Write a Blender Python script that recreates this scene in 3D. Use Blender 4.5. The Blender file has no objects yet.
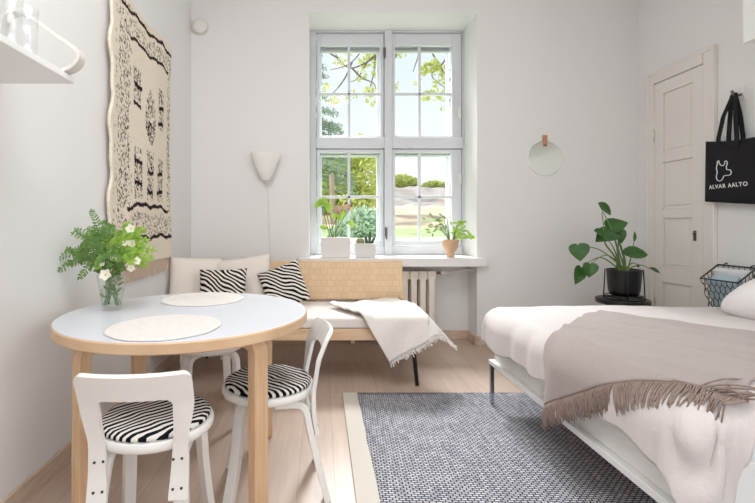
import bpy, bmesh, math, random
import numpy as np
from mathutils import Vector, Matrix, Euler
random.seed(7); RNG = np.random.default_rng(11)
PI = math.pi
SC = bpy.context.scene
COL = SC.collection

# ------------------------------------------------------------------ materials
def srgb(r, g, b):
    f = lambda c: (c/255/12.92) if c/255 <= 0.04045 else ((c/255+0.055)/1.055)**2.4
    return (f(r), f(g), f(b), 1.0)

def new_mat(name):
    m = bpy.data.materials.new(name); m.use_nodes = True
    nt = m.node_tree; nt.nodes.clear()
    out = nt.nodes.new('ShaderNodeOutputMaterial')
    return m, nt, out

def pbr(name, col, rough=0.5, metal=0.0, bump=0.0, bscale=200.0, vary=0.0, vscale=4.0, spec=0.5, sheen=0.0, transl=0.0, stretch=None):
    m, nt, out = new_mat(name)
    b = nt.nodes.new('ShaderNodeBsdfPrincipled')
    b.inputs['Base Color'].default_value = col
    b.inputs['Roughness'].default_value = rough
    b.inputs['Metallic'].default_value = metal
    b.inputs['Specular IOR Level'].default_value = spec
    if sheen: b.inputs['Sheen Weight'].default_value = sheen
    tc = nt.nodes.new('ShaderNodeTexCoord')
    vec = tc.outputs['Object']
    if stretch:
        mp = nt.nodes.new('ShaderNodeMapping'); mp.inputs['Scale'].default_value = stretch
        nt.links.new(vec, mp.inputs['Vector']); vec = mp.outputs['Vector']
    if vary:
        n = nt.nodes.new('ShaderNodeTexNoise'); n.inputs['Scale'].default_value = vscale; n.inputs['Detail'].default_value = 5
        nt.links.new(vec, n.inputs['Vector'])
        r = nt.nodes.new('ShaderNodeValToRGB')
        r.color_ramp.elements[0].position = 0.3; r.color_ramp.elements[1].position = 0.7
        r.color_ramp.elements[0].color = tuple(c*(1-vary) for c in col[:3])+(1,)
        r.color_ramp.elements[1].color = tuple(min(1, c*(1+vary*0.6)) for c in col[:3])+(1,)
        nt.links.new(n.outputs['Fac'], r.inputs['Fac']); nt.links.new(r.outputs['Color'], b.inputs['Base Color'])
    if bump:
        n2 = nt.nodes.new('ShaderNodeTexNoise'); n2.inputs['Scale'].default_value = bscale; n2.inputs['Detail'].default_value = 3
        nt.links.new(vec, n2.inputs['Vector'])
        bp = nt.nodes.new('ShaderNodeBump'); bp.inputs['Strength'].default_value = bump; bp.inputs['Distance'].default_value = 0.004
        nt.links.new(n2.outputs['Fac'], bp.inputs['Height']); nt.links.new(bp.outputs['Normal'], b.inputs['Normal'])
    last = b.outputs['BSDF']
    if transl:
        t = nt.nodes.new('ShaderNodeBsdfTranslucent'); t.inputs['Color'].default_value = col
        mx = nt.nodes.new('ShaderNodeMixShader'); mx.inputs['Fac'].default_value = transl
        nt.links.new(last, mx.inputs[1]); nt.links.new(t.outputs['BSDF'], mx.inputs[2]); last = mx.outputs['Shader']
    nt.links.new(last, out.inputs['Surface'])
    return m

def glass_mat(name, tint=(1, 1, 1, 1), refl=0.06, edge=0.35):
    m, nt, out = new_mat(name)
    t = nt.nodes.new('ShaderNodeBsdfTransparent'); t.inputs['Color'].default_value = tint
    g = nt.nodes.new('ShaderNodeBsdfGlossy'); g.inputs['Roughness'].default_value = 0.02
    lw = nt.nodes.new('ShaderNodeLayerWeight'); lw.inputs['Blend'].default_value = 0.25
    mr = nt.nodes.new('ShaderNodeMapRange'); mr.inputs['To Min'].default_value = refl; mr.inputs['To Max'].default_value = edge
    nt.links.new(lw.outputs['Facing'], mr.inputs['Value'])
    mx = nt.nodes.new('ShaderNodeMixShader')
    nt.links.new(mr.outputs['Result'], mx.inputs['Fac'])
    nt.links.new(t.outputs['BSDF'], mx.inputs[1]); nt.links.new(g.outputs['BSDF'], mx.inputs[2])
    nt.links.new(mx.outputs['Shader'], out.inputs['Surface'])
    return m

def zebra_mat(name, dark, light, scale=9.0, rot=(0, 0, 0.9), dist=5.0, dscale=1.2, direction='X'):
    m, nt, out = new_mat(name)
    b = nt.nodes.new('ShaderNodeBsdfPrincipled'); b.inputs['Roughness'].default_value = 0.9
    b.inputs['Specular IOR Level'].default_value = 0.15
    tc = nt.nodes.new('ShaderNodeTexCoord'); mp = nt.nodes.new('ShaderNodeMapping')
    mp.inputs['Rotation'].default_value = rot
    w = nt.nodes.new('ShaderNodeTexWave'); w.wave_type = 'BANDS'; w.bands_direction = direction
    w.inputs['Scale'].default_value = scale; w.inputs['Distortion'].default_value = dist
    w.inputs['Detail'].default_value = 0.6; w.inputs['Detail Scale'].default_value = dscale
    r = nt.nodes.new('ShaderNodeValToRGB')
    r.color_ramp.elements[0].position = 0.5; r.color_ramp.elements[0].color = dark
    r.color_ramp.elements[1].position = 0.58; r.color_ramp.elements[1].color = light
    nt.links.new(tc.outputs['Object'], mp.inputs['Vector']); nt.links.new(mp.outputs['Vector'], w.inputs['Vector'])
    nt.links.new(w.outputs['Fac'], r.inputs['Fac']); nt.links.new(r.outputs['Color'], b.inputs['Base Color'])
    nt.links.new(b.outputs['BSDF'], out.inputs['Surface'])
    return m

def attr_mat(name, attr, rough=0.95, bump=0.6, bscale=260):
    m, nt, out = new_mat(name)
    b = nt.nodes.new('ShaderNodeBsdfPrincipled'); b.inputs['Roughness'].default_value = rough
    b.inputs['Specular IOR Level'].default_value = 0.1
    a = nt.nodes.new('ShaderNodeAttribute'); a.attribute_name = attr
    nt.links.new(a.outputs['Color'], b.inputs['Base Color'])
    n2 = nt.nodes.new('ShaderNodeTexNoise'); n2.inputs['Scale'].default_value = bscale
    tc = nt.nodes.new('ShaderNodeTexCoord'); nt.links.new(tc.outputs['Object'], n2.inputs['Vector'])
    bp = nt.nodes.new('ShaderNodeBump'); bp.inputs['Strength'].default_value = bump; bp.inputs['Distance'].default_value = 0.005
    nt.links.new(n2.outputs['Fac'], bp.inputs['Height']); nt.links.new(bp.outputs['Normal'], b.inputs['Normal'])
    nt.links.new(b.outputs['BSDF'], out.inputs['Surface'])
    return m

def wood_mat(name, c1, c2, rough=0.45, scale=(1, 1, 1), grain=14.0):
    m, nt, out = new_mat(name)
    b = nt.nodes.new('ShaderNodeBsdfPrincipled'); b.inputs['Roughness'].default_value = rough
    tc = nt.nodes.new('ShaderNodeTexCoord'); mp = nt.nodes.new('ShaderNodeMapping'); mp.inputs['Scale'].default_value = scale
    n = nt.nodes.new('ShaderNodeTexNoise'); n.inputs['Scale'].default_value = grain; n.inputs['Detail'].default_value = 6
    r = nt.nodes.new('ShaderNodeValToRGB'); r.color_ramp.elements[0].color = c1; r.color_ramp.elements[1].color = c2
    r.color_ramp.elements[0].position = 0.35; r.color_ramp.elements[1].position = 0.65
    nt.links.new(tc.outputs['Object'], mp.inputs['Vector']); nt.links.new(mp.outputs['Vector'], n.inputs['Vector'])
    nt.links.new(n.outputs['Fac'], r.inputs['Fac']); nt.links.new(r.outputs['Color'], b.inputs['Base Color'])
    nt.links.new(b.outputs['BSDF'], out.inputs['Surface'])
    return m

def plank_mat():
    m, nt, out = new_mat('oak_planks')
    b = nt.nodes.new('ShaderNodeBsdfPrincipled'); b.inputs['Roughness'].default_value = 0.32
    b.inputs['Specular IOR Level'].default_value = 0.55
    tc = nt.nodes.new('ShaderNodeTexCoord'); mp = nt.nodes.new('ShaderNodeMapping')
    mp.inputs['Rotation'].default_value = (0, 0, PI/2)
    br = nt.nodes.new('ShaderNodeTexBrick'); br.offset = 0.37; br.squash = 1
    br.inputs['Scale'].default_value = 1.0; br.inputs['Brick Width'].default_value = 1.9; br.inputs['Row Height'].default_value = 0.16
    br.inputs['Mortar Size'].default_value = 0.0012; br.inputs['Mortar Smooth'].default_value = 0.1; br.inputs['Bias'].default_value = 0
    br.inputs['Color1'].default_value = srgb(191, 169, 154); br.inputs['Color2'].default_value = srgb(199, 178, 163)
    br.inputs['Mortar'].default_value = srgb(160, 138, 124)
    n = nt.nodes.new('ShaderNodeTexNoise'); n.inputs['Scale'].default_value = 6; n.inputs['Detail'].default_value = 7
    mp2 = nt.nodes.new('ShaderNodeMapping'); mp2.inputs['Scale'].default_value = (9, 0.7, 1)
    r = nt.nodes.new('ShaderNodeValToRGB')
    r.color_ramp.elements[0].position = 0.3; r.color_ramp.elements[0].color = (0.90, 0.89, 0.88, 1)
    r.color_ramp.elements[1].position = 0.7; r.color_ramp.elements[1].color = (1.06, 1.06, 1.06, 1)
    mx = nt.nodes.new('ShaderNodeMixRGB'); mx.blend_type = 'MULTIPLY'; mx.inputs['Fac'].default_value = 0.8
    L = nt.links.new
    L(tc.outputs['Object'], mp.inputs['Vector']); L(mp.outputs['Vector'], br.inputs['Vector'])
    L(tc.outputs['Object'], mp2.inputs['Vector']); L(mp2.outputs['Vector'], n.inputs['Vector'])
    L(n.outputs['Fac'], r.inputs['Fac']); L(br.outputs['Color'], mx.inputs[1]); L(r.outputs['Color'], mx.inputs[2])
    L(mx.outputs['Color'], b.inputs['Base Color']); L(b.outputs['BSDF'], out.inputs['Surface'])
    return m

def weave_mat(name, c1, c2, cm, bw, rh, mort, bump=0.5, rough=0.9, rot=(0, 0, 0), noise=0.0, offset=0.5):
    m, nt, out = new_mat(name)
    b = nt.nodes.new('ShaderNodeBsdfPrincipled'); b.inputs['Roughness'].default_value = rough
    b.inputs['Specular IOR Level'].default_value = 0.2
    tc = nt.nodes.new('ShaderNodeTexCoord'); mp = nt.nodes.new('ShaderNodeMapping'); mp.inputs['Rotation'].default_value = rot
    br = nt.nodes.new('ShaderNodeTexBrick'); br.offset = offset
    br.inputs['Scale'].default_value = 1.0; br.inputs['Brick Width'].default_value = bw; br.inputs['Row Height'].default_value = rh
    br.inputs['Mortar Size'].default_value = mort; br.inputs['Mortar Smooth'].default_value = 0.3
    br.inputs['Color1'].default_value = c1; br.inputs['Color2'].default_value = c2; br.inputs['Mortar'].default_value = cm
    L = nt.links.new
    vec = tc.outputs['Object']
    if noise:
        n = nt.nodes.new('ShaderNodeTexNoise'); n.inputs['Scale'].default_value = 30
        vm = nt.nodes.new('ShaderNodeVectorMath'); vm.operation = 'MULTIPLY_ADD'
        vm.inputs[1].default_value = (noise, noise, noise)
        L(vec, n.inputs['Vector']); L(n.outputs['Color'], vm.inputs[0]); L(vec, vm.inputs[2]); vec = vm.outputs['Vector']
    L(vec, mp.inputs['Vector']); L(mp.outputs['Vector'], br.inputs['Vector'])
    L(br.outputs['Color'], b.inputs['Base Color'])
    bp = nt.nodes.new('ShaderNodeBump'); bp.inputs['Strength'].default_value = bump; bp.inputs['Distance'].default_value = 0.003; bp.invert = True
    L(br.outputs['Fac'], bp.inputs['Height']); L(bp.outputs['Normal'], b.inputs['Normal'])
    L(b.outputs['BSDF'], out.inputs['Surface'])
    return m

def rug_mat():
    """flat-woven wool: short dark and pale stitches in rows, more dark in some rows"""
    m, nt, out = new_mat('rug_weave')
    L = nt.links.new; N = nt.nodes.new
    b = N('ShaderNodeBsdfPrincipled'); b.inputs['Roughness'].default_value = 0.95; b.inputs['Specular IOR Level'].default_value = 0.1
    tc = N('ShaderNodeTexCoord')
    br = N('ShaderNodeTexBrick'); br.offset = 0.5
    br.inputs['Scale'].default_value = 1; br.inputs['Brick Width'].default_value = 0.026; br.inputs['Row Height'].default_value = 0.0135
    br.inputs['Mortar Size'].default_value = 0.0029; br.inputs['Mortar Smooth'].default_value = 0.25
    br.inputs['Color1'].default_value = srgb(222, 220, 222); br.inputs['Color2'].default_value = srgb(192, 192, 198)
    br.inputs['Mortar'].default_value = srgb(60, 62, 72)
    mp = N('ShaderNodeMapping'); mp.inputs['Rotation'].default_value = (0, 0, 0.06)
    L(tc.outputs['Object'], mp.inputs['Vector']); L(mp.outputs['Vector'], br.inputs['Vector'])
    n = N('ShaderNodeTexNoise'); n.inputs['Scale'].default_value = 1; n.inputs['Detail'].default_value = 4
    mp2 = N('ShaderNodeMapping'); mp2.inputs['Scale'].default_value = (60, 9, 1); L(tc.outputs['Object'], mp2.inputs['Vector']); L(mp2.outputs['Vector'], n.inputs['Vector'])
    r = N('ShaderNodeValToRGB'); r.color_ramp.elements[0].position = 0.36; r.color_ramp.elements[0].color = (0.64, 0.65, 0.69, 1)
    r.color_ramp.elements[1].position = 0.6; r.color_ramp.elements[1].color = (1, 1, 1, 1)
    L(n.outputs['Fac'], r.inputs['Fac'])
    mx = N('ShaderNodeMixRGB'); mx.blend_type = 'MULTIPLY'; mx.inputs['Fac'].default_value = 1
    L(br.outputs['Color'], mx.inputs[1]); L(r.outputs['Color'], mx.inputs[2]); L(mx.outputs['Color'], b.inputs['Base Color'])
    bp = N('ShaderNodeBump'); bp.invert = True; bp.inputs['Strength'].default_value = 0.6; bp.inputs['Distance'].default_value = 0.004
    L(br.outputs['Fac'], bp.inputs['Height']); L(bp.outputs['Normal'], b.inputs['Normal']); L(b.outputs['BSDF'], out.inputs['Surface'])
    return m

def terrain_mat():
    m, nt, out = new_mat('terrain')
    L = nt.links.new; N = nt.nodes.new
    b = N('ShaderNodeBsdfPrincipled'); b.inputs['Roughness'].default_value = 0.95
    a = N('ShaderNodeAttribute'); a.attribute_name = 'cover'
    n = N('ShaderNodeTexNoise'); n.inputs['Scale'].default_value = 1.3; n.inputs['Detail'].default_value = 8
    tc = N('ShaderNodeTexCoord'); L(tc.outputs['Object'], n.inputs['Vector'])
    r = N('ShaderNodeValToRGB'); r.color_ramp.elements[0].color = (0.6, 0.6, 0.6, 1); r.color_ramp.elements[1].color = (1.15, 1.15, 1.15, 1)
    r.color_ramp.elements[0].position = 0.35; r.color_ramp.elements[1].position = 0.65
    L(n.outputs['Fac'], r.inputs['Fac'])
    mx = N('ShaderNodeMixRGB'); mx.blend_type = 'MULTIPLY'; mx.inputs['Fac'].default_value = 0.8
    L(a.outputs['Color'], mx.inputs[1]); L(r.outputs['Color'], mx.inputs[2]); L(mx.outputs['Color'], b.inputs['Base Color'])
    L(b.outputs['BSDF'], out.inputs['Surface'])
    return m

# ------------------------------------------------------------------ mesh builder
class MB:
    def __init__(s): s.v = []; s.f = []
    def add(s, vs, fs):
        o = len(s.v); s.v += [tuple(p) for p in vs]; s.f += [tuple(i+o for i in f) for f in fs]; return s
    def box(s, x0, x1, y0, y1, z0, z1):
        v = [(x0,y0,z0),(x1,y0,z0),(x1,y1,z0),(x0,y1,z0),(x0,y0,z1),(x1,y0,z1),(x1,y1,z1),(x0,y1,z1)]
        return s.add(v, [(0,3,2,1),(4,5,6,7),(0,1,5,4),(1,2,6,5),(2,3,7,6),(3,0,4,7)])
    def tube(s, pts, r, n=8, cap=True):
        pts = [Vector(p) for p in pts]
        rs = r if isinstance(r, (list, tuple)) else [r]*len(pts)
        T = []
        for i in range(len(pts)):
            a = pts[max(i-1, 0)]; c = pts[min(i+1, len(pts)-1)]
            d = (c-a); T.append(d.normalized() if d.length > 1e-9 else Vector((0, 0, 1)))
        up = Vector((0, 0, 1)) if abs(T[0].z) < 0.9 else Vector((1, 0, 0))
        nrm = (up - T[0]*up.dot(T[0])).normalized()
        vs = []; fs = []
        for i, p in enumerate(pts):
            nrm = (nrm - T[i]*nrm.dot(T[i])).normalized(); bi = T[i].cross(nrm)
            for k in range(n):
                a = 2*PI*k/n; vs.append(p + (nrm*math.cos(a)+bi*math.sin(a))*rs[i])
        for i in range(len(pts)-1):
            for k in range(n):
                k2 = (k+1) % n; fs.append((i*n+k, i*n+k2, (i+1)*n+k2, (i+1)*n+k))
        if cap:
            fs.append(tuple(range(n))[::-1]); fs.append(tuple((len(pts)-1)*n+k for k in range(n)))
        return s.add(vs, fs)
    def strip(s, pts, w, t, side):
        """bar of rectangular section w (along side) x t swept along pts"""
        pts = [Vector(p) for p in pts]; side = Vector(side).normalized()
        ws = w if isinstance(w, (list, tuple)) else [w]*len(pts)
        vs = []; fs = []
        for i, p in enumerate(pts):
            a = pts[max(i-1, 0)]; c = pts[min(i+1, len(pts)-1)]; T = (c-a).normalized()
            nn = T.cross(side).normalized()
            for (su, sv) in ((-1,-1),(1,-1),(1,1),(-1,1)): vs.append(p + side*su*ws[i]/2 + nn*sv*t/2)
        for i in range(len(pts)-1):
            for k in range(4):
                k2 = (k+1) % 4; fs.append((i*4+k, i*4+k2, (i+1)*4+k2, (i+1)*4+k))
        fs.append((3,2,1,0)); e = (len(pts)-1)*4; fs.append((e,e+1,e+2,e+3))
        return s.add(vs, fs)
    def lathe(s, prof, n=48, c=(0, 0, 0), closed=False):
        vs = []; fs = []; m = len(prof)
        for (r, z) in prof:
            for k in range(n):
                a = 2*PI*k/n; vs.append((c[0]+r*math.cos(a), c[1]+r*math.sin(a), c[2]+z))
        for i in range(m-1):
            for k in range(n):
                k2 = (k+1) % n; fs.append((i*n+k, i*n+k2, (i+1)*n+k2, (i+1)*n+k))
        if closed:
            for k in range(n):
                k2 = (k+1) % n; fs.append(((m-1)*n+k, (m-1)*n+k2, k2, k))
        else:
            if prof[0][0] > 1e-6: fs.append(tuple(range(n))[::-1])
            if prof[-1][0] > 1e-6: fs.append(tuple((m-1)*n+k for k in range(n)))
        return s.add(vs, fs)
    def cyl(s, p, axis, r, h, n=12):
        p = Vector(p); a = Vector(axis).normalized(); return s.tube([p, p+a*h], r, n)
    def ball(s, c, r, n=10, sc=(1, 1, 1)):
        vs = []; fs = []; m = n
        for i in range(m+1):
            th = PI*i/m
            for k in range(n*2):
                a = PI*k/n; vs.append((c[0]+r*sc[0]*math.sin(th)*math.cos(a), c[1]+r*sc[1]*math.sin(th)*math.sin(a), c[2]+r*sc[2]*math.cos(th)))
        w = n*2
        for i in range(m):
            for k in range(w):
                fs.append((i*w+k, (i+1)*w+k, (i+1)*w+(k+1) % w, i*w+(k+1) % w))
        return s.add(vs, fs)
    def grid(s, P, nu, nv, fn=None):
        """P[i][j] points"""
        vs = [P[i][j] for i in range(nu) for j in range(nv)]
        fs = [(i*nv+j, (i+1)*nv+j, (i+1)*nv+j+1, i*nv+j+1) for i in range(nu-1) for j in range(nv-1)]
        return s.add(vs, fs)
    def prism(s, poly, axis, a, b):
        """polygon of 2D points extruded along axis index from a to b"""
        n = len(poly); vs = []
        for h in (a, b):
            for (u, w) in poly:
                p = [u, w]; p.insert(axis, h); vs.append(tuple(p))
        fs = [tuple(range(n))[::-1], tuple(range(n, 2*n))] + [(i, (i+1) % n, n+(i+1) % n, n+i) for i in range(n)]
        return s.add(vs, fs)
    def xform(s, M):
        s.v = [tuple(M @ Vector(p)) for p in s.v]; return s

def make(name, mb, mat, parent=None, world=True, smooth=False, bevel=0.0, seg=2, solid=0.0, subsurf=0, origin=None, fixn=True):
    """one mesh object; vertices come in world coordinates (world=True) or in the parent's frame"""
    loc = Vector((0, 0, 0)); off = Vector((0, 0, 0))
    if parent is not None and world:
        q = parent
        while q is not None: off += q.location; q = q.parent
    A = np.array(mb.v, dtype=float)
    if parent is None:
        if origin is None:
            lo = A.min(0); hi = A.max(0); loc = Vector(((lo[0]+hi[0])/2, (lo[1]+hi[1])/2, lo[2]))
        else: loc = Vector(origin)
        off = loc
    me = bpy.data.meshes.new(name)
    me.from_pydata([tuple(p) for p in (A-np.array(off))], [], mb.f)
    if fixn:
        bm = bmesh.new(); bm.from_mesh(me); bmesh.ops.recalc_face_normals(bm, faces=bm.faces); bm.to_mesh(me); bm.free()
    if smooth:
        me.polygons.foreach_set('use_smooth', [True]*len(me.polygons))
    me.update()
    o = bpy.data.objects.new(name, me); COL.objects.link(o); o.location = loc
    if parent is not None: o.parent = parent
    if mat is not None: me.materials.append(mat)
    if solid:
        md = o.modifiers.new('s', 'SOLIDIFY'); md.thickness = solid; md.offset = 0
    if bevel:
        md = o.modifiers.new('b', 'BEVEL'); md.width = bevel; md.segments = seg; md.limit_method = 'ANGLE'; md.angle_limit = 0.6
        if not smooth:
            me.polygons.foreach_set('use_smooth', [True]*len(me.polygons)); md.harden_normals = True
    if subsurf:
        md = o.modifiers.new('u', 'SUBSURF'); md.levels = subsurf; md.render_levels = subsurf
    return o

def tag(o, label=None, cat=None, group=None, kind=None):
    if label: o['label'] = label
    if cat: o['category'] = cat
    if group: o['group'] = group
    if kind: o['kind'] = kind
    return o

def thing(name, label, cat, loc=(0, 0, 0), rz=0.0, group=None):
    o = bpy.data.objects.new(name, None); COL.objects.link(o); o.empty_display_size = 0.1
    o.location = loc; o.rotation_euler = (0, 0, rz)
    return tag(o, label, cat, group)

def struct(name, mb, mat, parent=None, **k):
    o = make(name, mb, mat, parent, **k)
    if parent is None: o['kind'] = 'structure'
    return o

def copy_tree(o, parent=None):
    c = o.copy(); COL.objects.link(c)
    if parent is not None: c.parent = parent
    for ch in list(o.children): copy_tree(ch, c)
    return c

# photograph's frame: camera at (0,0,HC) looking along +Y
F, XV, YV, HC = 430.0, 321.0, 225.0, 1.113
def at(px, py, Y): return Vector(((px-XV)/F*Y, Y, HC-(py-YV)/F*Y))

def bez(p0, p1, p2, n=10):
    p0, p1, p2 = Vector(p0), Vector(p1), Vector(p2)
    return [p0*(1-t)**2 + p1*2*t*(1-t) + p2*t*t for t in [i/(n-1) for i in range(n)]]

def smooth_path(pts, n=6):
    pts = [Vector(p) for p in pts]; out = []
    for i in range(len(pts)-1):
        p0 = pts[max(i-1, 0)]; p1 = pts[i]; p2 = pts[i+1]; p3 = pts[min(i+2, len(pts)-1)]
        for k in range(n):
            t = k/n
            out.append(0.5*((2*p1)+(p2-p0)*t+(2*p0-5*p1+4*p2-p3)*t*t+(3*p1-p0-3*p2+p3)*t**3))
    out.append(pts[-1]); return out

def leaf(mb, base, d, nrm, L, W, kind='oval', droop=0.15, fold=0.12):
    d = Vector(d).normalized(); nrm = Vector(nrm); nrm = (nrm-d*nrm.dot(d)).normalized(); s = d.cross(nrm)
    base = Vector(base); rows = []
    if kind == 'heart': prof = [(-0.10, 0.30), (-0.08, 0.62), (0.05, 0.93), (0.25, 1.0), (0.5, 0.86), (0.75, 0.5), (0.9, 0.22), (1.0, 0.02)]
    elif kind == 'blade': prof = [(0, 0.1), (0.2, 0.7), (0.5, 1.0), (0.8, 0.6), (1.0, 0.03)]
    else: prof = [(0, 0.08), (0.12, 0.6), (0.35, 0.98), (0.6, 0.95), (0.85, 0.55), (1.0, 0.04)]
    for (t, w) in prof:
        c = base + d*(t if kind != 'heart' else t)*L - nrm*droop*L*t*t
        hw = w*W/2; k = fold*hw
        tt = -0.0
        if kind == 'heart' and t < 0: c0 = base
        else: c0 = c
        rows.append([c - s*hw + nrm*k, c - s*hw*0.5 + nrm*k*0.4, c0, c + s*hw*0.5 + nrm*k*0.4, c + s*hw + nrm*k])
    mb.grid(rows, len(rows), 5)
# ------------------------------------------------------------------ palette
M = {}
M['wall'] = pbr('painted_plaster', srgb(229, 228, 227), 0.85, bump=0.05, bscale=60)
M['ceil'] = pbr('ceiling_paint', srgb(240, 240, 240), 0.9)
M['floor'] = plank_mat()
M['base'] = wood_mat('pale_wood_trim', srgb(196, 172, 152), srgb(212, 190, 170), 0.5, (1, 1, 6), 8)
M['winpaint'] = pbr('window_paint', srgb(213, 216, 220), 0.4)
M['sillpaint'] = pbr('sill_paint', srgb(232, 231, 229), 0.4)
M['pane'] = glass_mat('window_glass', (0.985, 0.99, 0.99, 1), 0.004, 0.2)
M['blind'] = pbr('blind_slats', srgb(176, 178, 182), 0.5)
M['door'] = pbr('door_paint', srgb(226, 221, 214), 0.45)
M['steel'] = pbr('dark_steel', srgb(110, 105, 100), 0.35, metal=0.9)
M['chrome'] = pbr('chrome', srgb(200, 200, 205), 0.15, metal=1.0)
M['white'] = pbr('white_lacquer', srgb(236, 236, 234), 0.38)
M['chairwhite'] = pbr('white_chair_lacquer', srgb(232, 231, 228), 0.35)
M['shelf'] = pbr('shelf_white', srgb(238, 238, 238), 0.4)
M['bentloop'] = pbr('grey_white_loop', srgb(214, 211, 205), 0.4)
M['laminate'] = pbr('white_laminate', srgb(224, 228, 236), 0.16)
M['birch'] = wood_mat('birch', srgb(210, 176, 140), srgb(222, 191, 156), 0.42, (1, 1, 1), 6)
M['birchleg'] = wood_mat('birch_leg', srgb(208, 171, 134), srgb(222, 188, 152), 0.42, (8, 8, 0.8), 6)
M['zebra'] = zebra_mat('zebra_cloth', srgb(16, 17, 27), srgb(226, 222, 216), 13.0, (0, 0, 0.85), 5.5, 0.9)
M['zebra_v'] = zebra_mat('zebra_cushion_cloth', srgb(18, 17, 19), srgb(226, 220, 210), 11.5, (0.0, 0.95, 0), 5.5, 0.9)
M['screw'] = pbr('screw_metal', srgb(70, 68, 66), 0.4, metal=0.8)
M['mat'] = pbr('placemat_cotton', srgb(232, 226, 221), 0.95, bump=0.9, bscale=140, vary=0.06, vscale=60)
M['glass'] = glass_mat('clear_glass', (0.99, 0.993, 0.993, 1), 0.03, 0.28)
M['water'] = glass_mat('vase_water', (0.93, 0.96, 0.94, 1), 0.03, 0.2)
M['leafmid'] = pbr('leaf_mid', srgb(118, 156, 84), 0.5, vary=0.25, vscale=30, transl=0.35)
M['leaflight'] = pbr('leaf_light', srgb(158, 196, 76), 0.5, vary=0.2, vscale=30, transl=0.4)
M['leafdark'] = pbr('leaf_dark', srgb(62, 104, 48), 0.34, vary=0.3, vscale=14, transl=0.15)
M['leafpale'] = pbr('leaf_pale', srgb(160, 180, 128), 0.5, vary=0.2, vscale=60, transl=0.3)
M['leafpink'] = pbr('leaf_pink', srgb(196, 160, 140), 0.5, vary=0.2, vscale=60, transl=0.3)
M['stem'] = pbr('stem_green', srgb(112, 138, 74), 0.55)
M['petal'] = pbr('petal_white', srgb(246, 244, 232), 0.7, transl=0.3)
M['stamen'] = pbr('stamen_yellow', srgb(226, 200, 90), 0.8)
M['soil'] = pbr('soil', srgb(62, 48, 38), 0.95, bump=0.8, bscale=120)
M['potwhite'] = pbr('white_planter', srgb(226, 224, 222), 0.5)
M['potstone'] = pbr('pale_grey_planter', srgb(218, 218, 216), 0.7)
M['terracotta'] = pbr('pale_terracotta', srgb(206, 168, 136), 0.8, vary=0.06)
M['cactus'] = pbr('cactus_green', srgb(86, 106, 70), 0.7, vary=0.25, vscale=90)
M['cactusp'] = pbr('cactus_pale', srgb(150, 156, 110), 0.8, vary=0.3, vscale=120)
M['webbing'] = weave_mat('woven_webbing', srgb(219, 188, 154), srgb(225, 197, 164), srgb(206, 172, 136), 0.055, 0.05, 0.0018, bump=0.2, rot=(PI/2, 0, 0), noise=0.004)
M['ash'] = wood_mat('pale_ash', srgb(208, 174, 138), srgb(222, 192, 160), 0.5, (1, 1, 8), 5)
M['mattress'] = pbr('daybed_mattress', srgb(222, 216, 210), 0.9, bump=0.3, bscale=200)
M['blackmetal'] = pbr('black_metal', srgb(24, 24, 26), 0.4)
M['blackpaint'] = pbr('black_stool_lacquer', srgb(26, 25, 26), 0.35)
M['beige'] = pbr('beige_linen', srgb(229, 220, 211), 0.95, bump=0.4, bscale=220)
M['cream'] = pbr('cream_wool', srgb(238, 232, 225), 0.95, bump=0.6, bscale=160, vary=0.03, vscale=60)
M['linen'] = pbr('white_bed_linen', srgb(213, 206, 204), 0.92, bump=0.35, bscale=90)
M['pillow'] = pbr('white_pillowcase', srgb(236, 232, 233), 0.92, bump=0.2, bscale=90)
M['throw'] = pbr('greige_wool', srgb(166, 154, 149), 0.95, bump=0.5, bscale=220, vary=0.04, vscale=50, sheen=0.2)
M['fringe'] = pbr('greige_fringe', srgb(150, 131, 121), 0.95, vary=0.2, vscale=70)
M['bedmat'] = pbr('mattress_cover', srgb(232, 236, 240), 0.85)
M['radiator'] = pbr('radiator_cream', srgb(236, 228, 217), 0.4)
M['rug'] = rug_mat()
M['rugedge'] = pbr('rug_border_felt', srgb(203, 197, 186), 0.95, bump=0.4, bscale=300)
M['rya'] = attr_mat('rya_pile', 'pattern')
M['ryafringe'] = pbr('rya_fringe', srgb(206, 184, 164), 0.95)
M['bag'] = pbr('black_canvas', srgb(15, 13, 19), 0.9, bump=0.3, bscale=500)
M['print'] = pbr('white_print', srgb(232, 232, 230), 0.8)
M['leather'] = pbr('tan_leather', srgb(188, 140, 108), 0.6)
M['paperblue'] = pbr('pale_blue_cloth', srgb(176, 196, 206), 0.85)
M['paper'] = pbr('white_paper', srgb(226, 228, 228), 0.8)
M['shade'] = pbr('paper_lampshade', srgb(253, 252, 250), 0.8, transl=0.5)
M['plastic'] = pbr('white_plastic', srgb(226, 223, 218), 0.45)
M['mirror'] = pbr('mirror_glass', srgb(244, 250, 243), 0.02, metal=1.0)

# ------------------------------------------------------------------ setting
D = 3.956; XL, XR = -1.196, 2.916; ZC = 3.45; YF = -2.4; DO = 4.46
WX0, WX1, WZ1 = -0.110, 1.435, 3.063
struct('floor', MB().box(XL-0.1, XR+0.1, YF-0.1, DO-0.06, -0.1, 0), M['floor'])
struct('ceiling', MB().box(XL-0.1, XR+0.1, YF-0.1, DO, ZC, ZC+0.1), M['ceil'])
struct('wall_left', MB().box(XL-0.15, XL, YF-0.1, DO, 0, ZC), M['wall'])
struct('wall_right', MB().box(XR, XR+0.15, YF-0.1, DO, 0, ZC), M['wall'])
wb = MB()
wb.box(XL, WX0, D, DO, 0, ZC); wb.box(WX1, XR, D, DO, 0, ZC); wb.box(WX0, WX1, D, DO, WZ1, ZC)
wb.box(WX0, WX1, 4.19, DO, 0, 0.74)
struct('wall_back', wb, M['wall'])
wf = MB()   # the wall behind the camera, with an unseen opening added to let daylight in
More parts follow.
